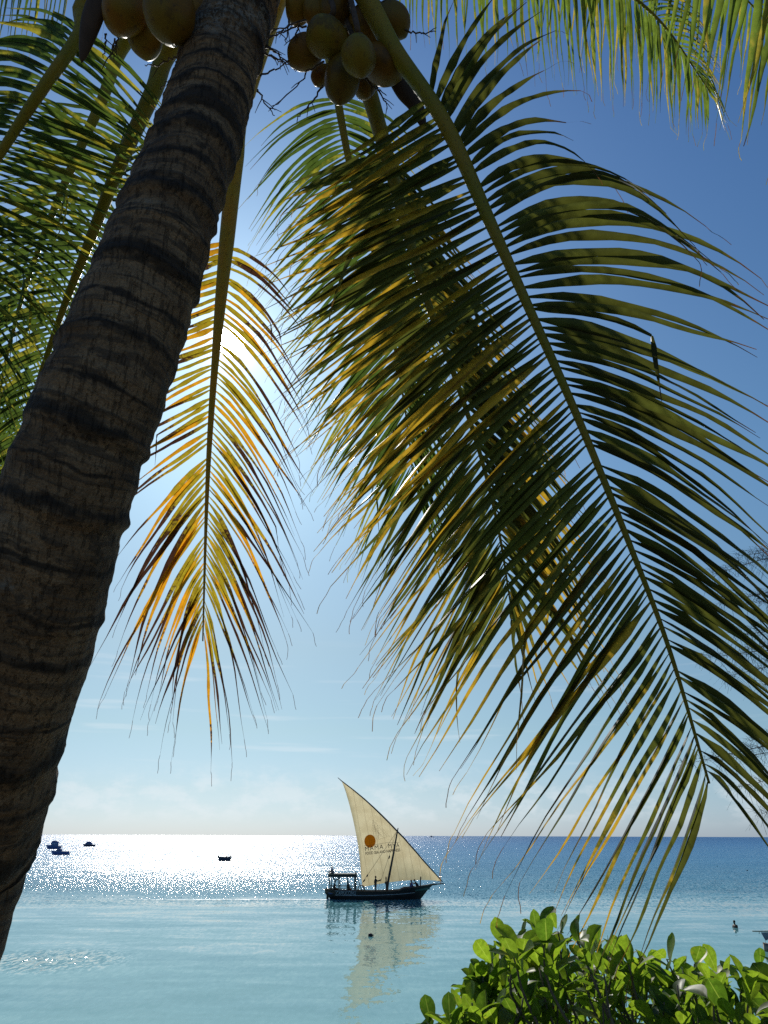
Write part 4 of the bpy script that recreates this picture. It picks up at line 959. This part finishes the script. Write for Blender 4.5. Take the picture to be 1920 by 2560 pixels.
textmesh('FOOD SEA AND HAPPINESS', quadplace((617, 1002), (1018, 960), (1014, 926), (615, 968), onsail), 'lettering', M_ink, sail, .018, 1.0)
def inkline(mb, pts, w=.022, off=.035):
    for a, b in zip(pts, pts[1:]):
        n_ = max(1, int(math.hypot(b[0] - a[0], b[1] - a[1]) / 25)); pp = [onsail(a[0] + (b[0] - a[0]) * k / n_, a[1] + (b[1] - a[1]) * k / n_, off) for k in range(n_ + 1)]
        for p, q in zip(pp, pp[1:]):
            d_ = (q - p).normalized(); s_ = d_.cross(Vector((0, 1, 0))).normalized() * w / 2; mb.add([p + s_, q + s_, q - s_, p - s_], [(0, 1, 2, 3)])
mb = MB(); inkline(mb, [(600, 897), (660, 892), (735, 882), (850, 862), (930, 858), (1006, 858)], .03); mb.build('drawn_line', M_ink, sail)
mb = MB()   # faint boat drawing
inkline(mb, [(700, 598), (868, 790), (765, 826), (700, 598)], .02); inkline(mb, [(755, 655), (770, 815)], .03); inkline(mb, [(770, 655), (895, 790), (868, 790)], .015); inkline(mb, [(700, 598), (690, 700), (720, 800), (765, 826)], .015)
for k in range(9): inkline(mb, [(703 + k * 8, 640 + k * 14), (700 + k * 16, 700 + k * 13)], .012)
for k in range(8): inkline(mb, [(700 + 14 * k, 620 + 22 * k), (712 + 13 * k, 800 - 2 * k)], .012); inkline(mb, [(697 + 5 * k, 640 + 24 * k), (718 + 20 * k, 632 + 20 * k)], .012)
mb.build('boat_drawing', M_ink2, sail)
# rigging
def rope(a, b, r=.018, Y1=YC - .2, Y2=YC - .6):
    mb = MB(); tube(mb, [Z5(*a, Y1), Z5((a[0] + b[0]) / 2, (a[1] + b[1]) / 2 + 2, (Y1 + Y2) / 2), Z5(*b, Y2)], r, 6); mb.build('rope', M_rope, dhow)
rope((972, 738), (575, 1330)); rope((965, 745), (905, 960)); rope((905, 960), (790, 1310)); rope((1478, 1285), (1412, 1342), .02, YC + .25, YC); rope((860, 1320), (890, 1270), .03)
rope((780, 1325), (765, 1410), .012)
for (u, v, an) in ((600, 1298, .7), (635, 1243, .6), (890, 1028, .3)):
    p = Z5(u, v, YC - .55); mb = MB(); dv = Vector((math.sin(an), 0, math.cos(an))); tube(mb, [p - dv * (.22 if u != 635 else .1), p - dv * .12, p, p + dv * .12, p + dv * .22], [.02, .075, .09, .075, .02], 10); mb.build('pulley_block', M_spar, dhow)
# mooring posts
mb = MB(); tube(mb, [Z5(858, 1430, YC - .5), Z5(856, 1340, YC - .5), Z5(852, 1275, YC - .5)], [.09, .085, .07], 10); tube(mb, [Z5(853, 1290, YC - .5), Z5(843, 1250, YC - .5)], [.05, .035], 8); tube(mb, [Z5(854, 1285, YC - .5), Z5(862, 1252, YC - .5)], [.05, .035], 8)
sphere(mb, Z5(850, 1322, YC - .6), (.14, .12, .16), 10, 8); mb.build('mooring_post', M_spar, dhow)
mb = MB(); tube(mb, [Z5(1247, 1362), Z5(1250, 1290), Z5(1253, 1268), Z5(1253, 1250)], [.08, .075, .095, .06], 10); mb.build('mooring_post', M_spar, dhow)
# aft shelter
sh_ = MB(); shelter = None
zf = lambda u, v, Y: Z5(u, v, Y)
for Y in (YC - .95, YC + .95):
    for (u0, v0, u1, v1, r) in ((193, 1228, 212, 1425, .05), (218, 1250, 228, 1420, .04), (318, 1245, 322, 1425, .045), (302, 1250, 305, 1420, .035), (408, 1245, 410, 1425, .045), (490, 1245, 493, 1425, .05), (504, 1190, 507, 1425, .055)):
        if Y > YC and u0 in (218, 302): continue
        mb = MB(); tube(mb, [zf(u0, v0, Y), zf(u1, v1, Y)], r * 1.4, 8); mb.build('post', M_wood if Y < YC else M_spar, dhow)
    for (u0, v0, u1, v1, r) in ((210, 1357, 500, 1360, .05), (210, 1385, 500, 1386, .035), (186, 1222, 512, 1222, .045)):
        mb = MB(); tube(mb, [zf(u0, v0, Y), zf(u1, v1, Y)], r, 8); mb.build('rail', M_wood, dhow)
    mb = MB(); tube(mb, [zf(512, 1240, Y), zf(556, 1362, Y), zf(572, 1410, Y)], .05, 8); mb.build('brace', M_spar, dhow)
mb = MB(); a = Z5(186, 1246, YC - 1.05); b_ = Z5(512, 1246, YC - 1.05); box(mb, ((a.x + b_.x) / 2, YC, a.z), (b_.x - a.x, 2.1, .22)); mb.build('shelter_beam', M_spar, dhow, smooth=False)
mb = MB(); a = Z5(184, 1228, YC - 1.05); b_ = Z5(514, 1228, YC - 1.05); box(mb, ((a.x + b_.x) / 2, YC, a.z + .05), (b_.x - a.x, 2.3, .07)); mb.build('shelter_roof', M_woodl, dhow, smooth=False)
# hanging ring under the roof
mb = MB(); cpt = Z5(275, 1257, YC - 1.15); tube(mb, [cpt + Vector((math.cos(a) * .34, 0, math.sin(a) * .34)) for a in [k * math.pi / 12 for k in range(25)]], .075, 8)
tag(mb.build('tyre', M_spar), 'black tyre hanging under the shelter roof of the dhow', 'tyre')
# curved awning hoop forward of the shelter
mb = MB(); sec = []
for k in range(13):
    a = math.pi * k / 12; c0 = Z5(568, 1408, YC); sec.append([c0 + Vector((-math.cos(a) * .42 - .05, -.9, math.sin(a) * .62)), c0 + Vector((-math.cos(a) * .38 - .0, -.3, math.sin(a) * .58)), c0 + Vector((-math.cos(a) * .42 + .05, .5, math.sin(a) * .62))])
loft(mb, sec); tube(mb, [q[0] for q in sec], .04, 6); mb.build('hatch_hood', M_wood, dhow)
# name board on the quarter: each letter outlined in faded paint
def outline_text(txt, place, name, material, parent):
    return textmesh(txt, place, name, material, parent, -.012, 1.0)
mb = MB(); secs = []
for i in range(17):
    u = 264 + i * 15.6; secs.append([onhull(u, 1466, .035), onhull(u, 1417, .035)])
loft(mb, secs); nbd = mb.build('name_board', simple('board_dark', (0.035, 0.045, 0.045), .7), dhow)
mb = MB()
for v in (1416, 1467): tube(mb, [onhull(264 + i * 15.6, v, .04) for i in range(17)], .017, 5)
mb.build('board_edge', M_faded, nbd)
textmesh('CAPPUCCINO', quadplace((280, 1462), (505, 1462), (505, 1421), (280, 1421), lambda u, v: onhull(u, v, .05)), 'lettering', M_faded, nbd, -.005, 1.0)

def stand_at(u, v, Y): p = Z5(u, v, Y); return Vector((p.x, Y, p.z))
person('person standing amidships in dark shorts, pulling a rope with an outstretched arm', stand_at(730, 1438, YC - .9), 0, 'stand', shirt=('dark', (.03, .03, .035)), shorts=(.12, .08, .07),
       arms={-1: ((.22, .0, -.2), (.26, .0, .05)), 1: ((.24, .0, -.18), (.27, -.02, .10))})
person('person in a bright blue shirt sitting on the gunwale near the bow', stand_at(1140, 1393, YC - .75), R_(25), 'sit', .05, shirt=('blue', (.07, .13, .42)), shorts=(.02, .02, .05), arms={-1: ((.1, .03, -.26), (.2, 0, -.1)), 1: ((.1, .03, -.26), (.2, 0, -.1))})
person('person in a pale shirt sitting on the shelter roof at the stern', stand_at(242, 1224, YC - .3), R_(195), 'cross', .22, shirt=('pale', (.33, .31, .38)), shorts=(.02, .02, .03), arms={-1: ((.14, .04, -.25), (.22, .0, -.08)), 1: ((.1, .04, -.26), (.24, 0, -.1))})
person('person in a pointed cap sitting under the shelter at the tiller', stand_at(255, 1402, YC - .2), R_(10), 'sit', .1, shirt=('navy', (.025, .03, .04)), shorts=(.03, .03, .03))
person('person sitting under the middle of the shelter with one arm along the rail', stand_at(415, 1404, YC - .3), R_(-20), 'cross', -.05, shirt=('grey', (.05, .04, .04)), shorts=(.03, .03, .035), arms={-1: ((.2, .1, -.08), (.22, -.02, -.1)), 1: ((.05, .08, -.26), (.15, -.02, -.15))})
person('person crouching low at the bow behind the mooring post', stand_at(1222, 1385, YC + .3), R_(170), 'cross', .6, shirt=('black', (.02, .02, .025)), shorts=(.025, .02, .025), arms={-1: ((.2, .02, -.1), (.2, 0, .08)), 1: ((.2, .02, -.12), (.2, 0, .02))})
# cap
hp = stand_at(255, 1402, YC - .2); mb = MB(); hc = hp + Vector((.1, 0, .9)); tube(mb, [hc + Vector((0, 0, -.02)), hc + Vector((0, 0, .06)), hc + Vector((0, 0, .2))], [.14, .1, .015], 14); tag(mb.build('cap', cloth('navy', (.025, .03, .04))), 'pointed dark cap on the person at the tiller', 'cap')

# ------------------------------------------------------------------ moored motor boats
M_blue = simple('blue_hull_paint', (0.08, 0.14, 0.34), 0.45, 0.25, 2)
M_navy = simple('navy_hull_paint', (0.05, 0.055, 0.09), 0.5, 0.25, 2)
M_cabin = simple('cabin_paint', (0.10, 0.15, 0.32), 0.5, 0.2, 3)
M_glass = simple('tinted_glass', (0.02, 0.025, 0.04), 0.15, 0.1, 3, 0.6)
M_paleb = simple('pale_boat_paint', (0.45, 0.5, 0.55), 0.5, 0.1, 3)
def boat(label, name, sx0, sx1, sy, hull_h, mhull, kind, group=None, cat='motor boat', hs=1.0):
    a = PZ(sx0, sy); b = PZ(sx1, sy); Ln = b.x - a.x; Y = (a.y + b.y) / 2; c = Vector(((a.x + b.x) / 2, Y, 0)); px = hs * Ln / (sx1 - sx0)
    r = empty(name, c, label, cat, group); bm = Ln * .15; secs = []; ins = []
    for i in range(25):
        s = i / 24                                           # 0 = bow (left)
        xt = -Ln / 2 + Ln * s; xb = -Ln / 2 + Ln * (.11 + .87 * s)
        zt = hull_h * (1.0 + (.32 * (1 - s) ** 2 if kind != 'open' else .35 * (2 * s - 1) ** 4))
        bt = bm * min(1, (s / .42) ** .7 if s > 0 else .02) * (1 - (.12 if kind != 'open' else .75) * max(0, s - .7) / .3); bt = max(.03, bt)
        secs.append([c + Vector((xt, -bt, zt)), c + Vector((xt * .5 + xb * .5, -bt * .93, zt * .5)), c + Vector((xb, -bt * .75, 0)), c + Vector((xb, 0, -.3)), c + Vector((xb, bt * .75, 0)), c + Vector((xt * .5 + xb * .5, bt * .93, zt * .5)), c + Vector((xt, bt, zt))])
        g = bt * .9; ins.append([c + Vector((xt, bt, zt)), c + Vector((xt, g, zt)), c + Vector((xt, g, zt * .7)), c + Vector((xt, -g, zt * .7)), c + Vector((xt, -g, zt)), c + Vector((xt, -bt, zt))])
    mb = MB(); loft(mb, secs); mb.add(secs[-1], [tuple(range(7))]); mb.add(secs[0], [tuple(range(6, -1, -1))]); mb.build('hull', mhull, r)
    mb = MB(); loft(mb, ins); mb.build('deck', M_deck if kind == 'open' else M_cabin, r, smooth=False)
    mb = MB(); tube(mb, [q[0] + Vector((0, 0, .02)) for q in secs], .05, 6); tube(mb, [q[6] + Vector((0, 0, .02)) for q in secs], .05, 6); mb.build('gunwale', M_paleb if kind != 'open' else M_wood, r)
    def cabin(x0, x1, z0, z1, w, dome, nwin, posts):
        secs = []
        for i in range(9):
            s = i / 8; x = x0 + (x1 - x0) * s; k = 1 - dome * (abs(2 * s - 1) ** 3); zt = z0 + (z1 - z0) * k; ww = w * (1 - .15 * abs(2 * s - 1) ** 3)
            secs.append([c + Vector((x, -ww, z0)), c + Vector((x, -ww, z0 + (zt - z0) * .75)), c + Vector((x, -ww * .6, zt)), c + Vector((x, ww * .6, zt)), c + Vector((x, ww, z0 + (zt - z0) * .75)), c + Vector((x, ww, z0))])
        mb = MB(); loft(mb, secs, False, True); cb_ = mb.build('cabin', M_cabin, r, smooth=False)
        for k in range(nwin):
            xc = x0 + (x1 - x0) * (k + 1) / (nwin + 1); mb = MB(); box(mb, c + Vector((xc, -w * .99, z0 + (z1 - z0) * .42)), ((x1 - x0) / (nwin + 1) * .55, .06, (z1 - z0) * .26)); mb.build('window', M_glass if not posts else M_paleb, cb_, smooth=False)
        return cb_
    def canopy(x0, x1, z, w, zb, sag=.1):
        secs = []
        for i in range(9): s = i / 8; secs.append([c + Vector((x0 + (x1 - x0) * s, y * w, z - sag * (2 * s - 1) ** 2 - .06 * y * y)) for y in (-1, -.5, 0, .5, 1)])
        mb = MB(); loft(mb, secs); 
        for q in (0, 4): tube(mb, [s_[q] for s_ in secs], .04, 5)
        mb.build('canopy', M_navy, r)
        for x in (x0 * .8 + x1 * .2, x0 * .2 + x1 * .8):
            for y in (-1, 1): mb = MB(); tube(mb, [c + Vector((x, y * w * .9, zb)), c + Vector((x, y * w * .9, z - .08))], .03, 6); mb.build('canopy_post', M_paleb, r)
    if kind == 'tall': cabin(-Ln * .18, Ln * .3, hull_h, hull_h + 13 * px, bm * .7, .25, 3, True); canopy(-Ln * .05, Ln * .42, hull_h + 19.5 * px, bm * .7, hull_h)
    if kind == 'low': cabin(-Ln * .2, Ln * .08, hull_h, hull_h + 7.5 * px, bm * .6, .3, 2, False); cabin(Ln * .1, Ln * .44, hull_h, hull_h + 1.6 * px, bm * .7, .1, 2, False); canopy(-Ln * .22, Ln * .16, hull_h + 13 * px, bm * .6, hull_h)
    if kind == 'dome': cabin(-Ln * .28, Ln * .22, hull_h, hull_h + 8 * px, bm * .8, .55, 2, False); canopy(-Ln * .16, Ln * .2, hull_h + 15 * px, bm * .6, hull_h); canopy(-Ln * .03, Ln * .12, hull_h + 21 * px, bm * .3, hull_h + 15 * px)
    if kind == 'open':
        for x in (-Ln * .42, Ln * .44): mb = MB(); tube(mb, [c + Vector((x, 0, .3)), c + Vector((x, 0, hull_h * 1.55))], [.12, .1], 8); mb.build('end_post', M_spar, r)
        canopy(-Ln * .46, Ln * .5, hull_h + 13 * px, bm * .9, hull_h * .7, .05)
        for x, h in ((Ln * .1, 6 * px), (Ln * .5, 9 * px)): mb = MB(); tube(mb, [c + Vector((x, 0, hull_h + 13 * px)), c + Vector((x, 0, hull_h + 13 * px + h))], .035, 6); mb.build('antenna', M_spar, r)
        mb = MB(); box(mb, c + Vector((-Ln * .1, 0, hull_h * .75)), (Ln * .08, bm * 1.5, .06)); box(mb, c + Vector((Ln * .2, 0, hull_h * .75)), (Ln * .08, bm * 1.3, .06)); mb.build('thwart', M_wood, r, smooth=False)
        person('person seated in the small dark open boat out in the sun glitter', c + Vector((Ln * .16, 0, hull_h * .78)), R_(180), 'sit', .15, shirt=('grey', (.05, .04, .04)))
    return r
g = 'motor boats moored in the glitter on the left'
boat('leftmost blue motor boat, with a tall cabin and thin canopy', 'motor_boat', 113, 153, 2122, 1.55, M_blue, 'tall', g)
boat('long low blue motor boat nearest of the three on the left', 'motor_boat', 125, 174, 2137, 1.15, M_blue, 'low', g)
boat('farthest of the left boats, with a rounded dome cabin', 'motor_boat', 205, 239, 2116, 1.2, M_navy, 'dome', g)
boat('small dark open boat with a thin canopy alone in the brightest glitter', 'open_boat', 543, 578, 2152, 1.05, M_navy, 'open', None, 'boat')
boat('tiny far motor boat on the horizon right of the sail', 'motor_boat', 1073, 1085, 2093, 1.6, M_navy, 'low', hs=.35)

# outrigger at the right edge
YO = 62.5
def ZO(x, y, Y=YO): return PY(x, y, Y)
o0 = ZO(1912, 2380); orb = empty('outrigger_boat', Vector((o0.x + 3, YO, 0)), 'outrigger boat at the right edge, only its spar and grey cloth in view', 'boat')
mb = MB(); tube(mb, [ZO(1881, 2328), ZO(1900, 2328.4), ZO(1990, 2326), ZO(2080, 2320)], [.035, .04, .05, .04], 8); mb.build('boom', M_woodl, orb)
mb = MB(); vs = []
A_, B_, C_, D_ = (1902, 2332), (1914, 2353), (1985, 2334), (1990, 2328)
for i in range(13):
    s = i / 12
    for j in range(7):
        t = j / 6; top_ = (1902 + 88 * s, 2331 - 3 * s); lowx = 1902 + 88 * s + (12 * (1 - s)) * 1; low = (lowx, 2352 - 16 * min(1, s * 2.5) + 20 * max(0, s - .4)); q = ZO(top_[0] + (low[0] - top_[0]) * t, top_[1] + (low[1] - top_[1]) * t, YO + .15 * math.sin(s * 9) * t); vs.append(q)
mb.add(vs, [(i * 7 + j, i * 7 + j + 1, (i + 1) * 7 + j + 1, (i + 1) * 7 + j) for i in range(12) for j in range(6)]); mb.build('sail', simple('grey_cloth', (0.16, 0.2, 0.26), .8), orb)
mb = MB(); tube(mb, [ZO(1914, 2353), ZO(1913, 2378)], .012, 5); mb.build('rope', M_rope, orb)
mb = MB(); tube(mb, [ZO(1898, 2330), ZO(1898, 2335)], .02, 5); mb.build('cleat', M_rope, orb)
mb = MB(); x0 = ZO(1911, 2378).x; secs = []
for i in range(21):
    s = i / 20; b_ = .32 * math.sin(math.pi * (.06 + .88 * s)); z = .38 + .18 * (2 * s - 1) ** 4; x = x0 + 6.2 * s
    secs.append([Vector((x, YO - b_, z)), Vector((x, YO - b_ * .8, .1)), Vector((x, YO, -.2)), Vector((x, YO + b_ * .8, .1)), Vector((x, YO + b_, z)), Vector((x, YO + b_ * .8, z - .1)), Vector((x, YO - b_ * .8, z - .1))])
loft(mb, secs, True, True); mb.build('hull', M_woodl, orb)
mb = MB(); xm = x0 + 3.6; tube(mb, [Vector((xm, YO, .1)), Vector((xm + .2, YO, 4.2))], [.06, .04], 8); mb.build('mast', M_woodl, orb)
for q in (1.6, 4.4): mb = MB(); tube(mb, [Vector((x0 + q, YO - 1.9, .12)), Vector((x0 + q, YO - 1, .45)), Vector((x0 + q, YO + 1, .45)), Vector((x0 + q, YO + 1.9, .12))], .04, 7); mb.build('crossbeam', M_wood, orb)
for sd in (-1, 1): mb = MB(); tube(mb, [Vector((x0 + .9, YO + 1.9 * sd, .1)), Vector((x0 + 3, YO + 1.9 * sd, .06)), Vector((x0 + 5.2, YO + 1.9 * sd, .1))], [.05, .09, .05], 8); mb.build('float', M_wood, orb)

# swimmer and buoys
sw = PZ(1838, 2319); person('swimmer with only head and shoulders above the calm water at right', Vector((sw.x, sw.y, -1.36)), R_(200), 'stand', shorts=(.02, .03, .06))
M_buoy = simple('dark_buoy', (0.012, 0.014, 0.016), 0.6, 0.3, 8)
def buoy(sx, sy, r, label):
    c = PZ(sx, sy); e_ = empty('mooring_buoy', c, label, 'buoy', None)
    mb = MB(); sphere(mb, c + Vector((0, 0, r * .35)), (r, r * .9, r * .8), 16, 10, lambda p, th, ph: p * (1 + .08 * math.sin(ph * 2 + th * 3))); mb.build('float', M_buoy, e_)
    mb = MB(); tube(mb, [c + Vector((r * .6, 0, r * .6)), c + Vector((r * 1.1, 0, r * .5)), c + Vector((r * 1.15, 0, 0.02))], [r * .2, r * .24, r * .16], 8); mb.build('lug', M_buoy, e_)
buoy(926, 2341, .2, 'dark buoy floating in the reflection of the sail')
buoy(1868, 2177, .17, 'tiny dark buoy far out at the right, beyond the swimmer')
buoy(1793, 2166, .12, 'faintest dark buoy far out at the right, left of the tiny dark one')
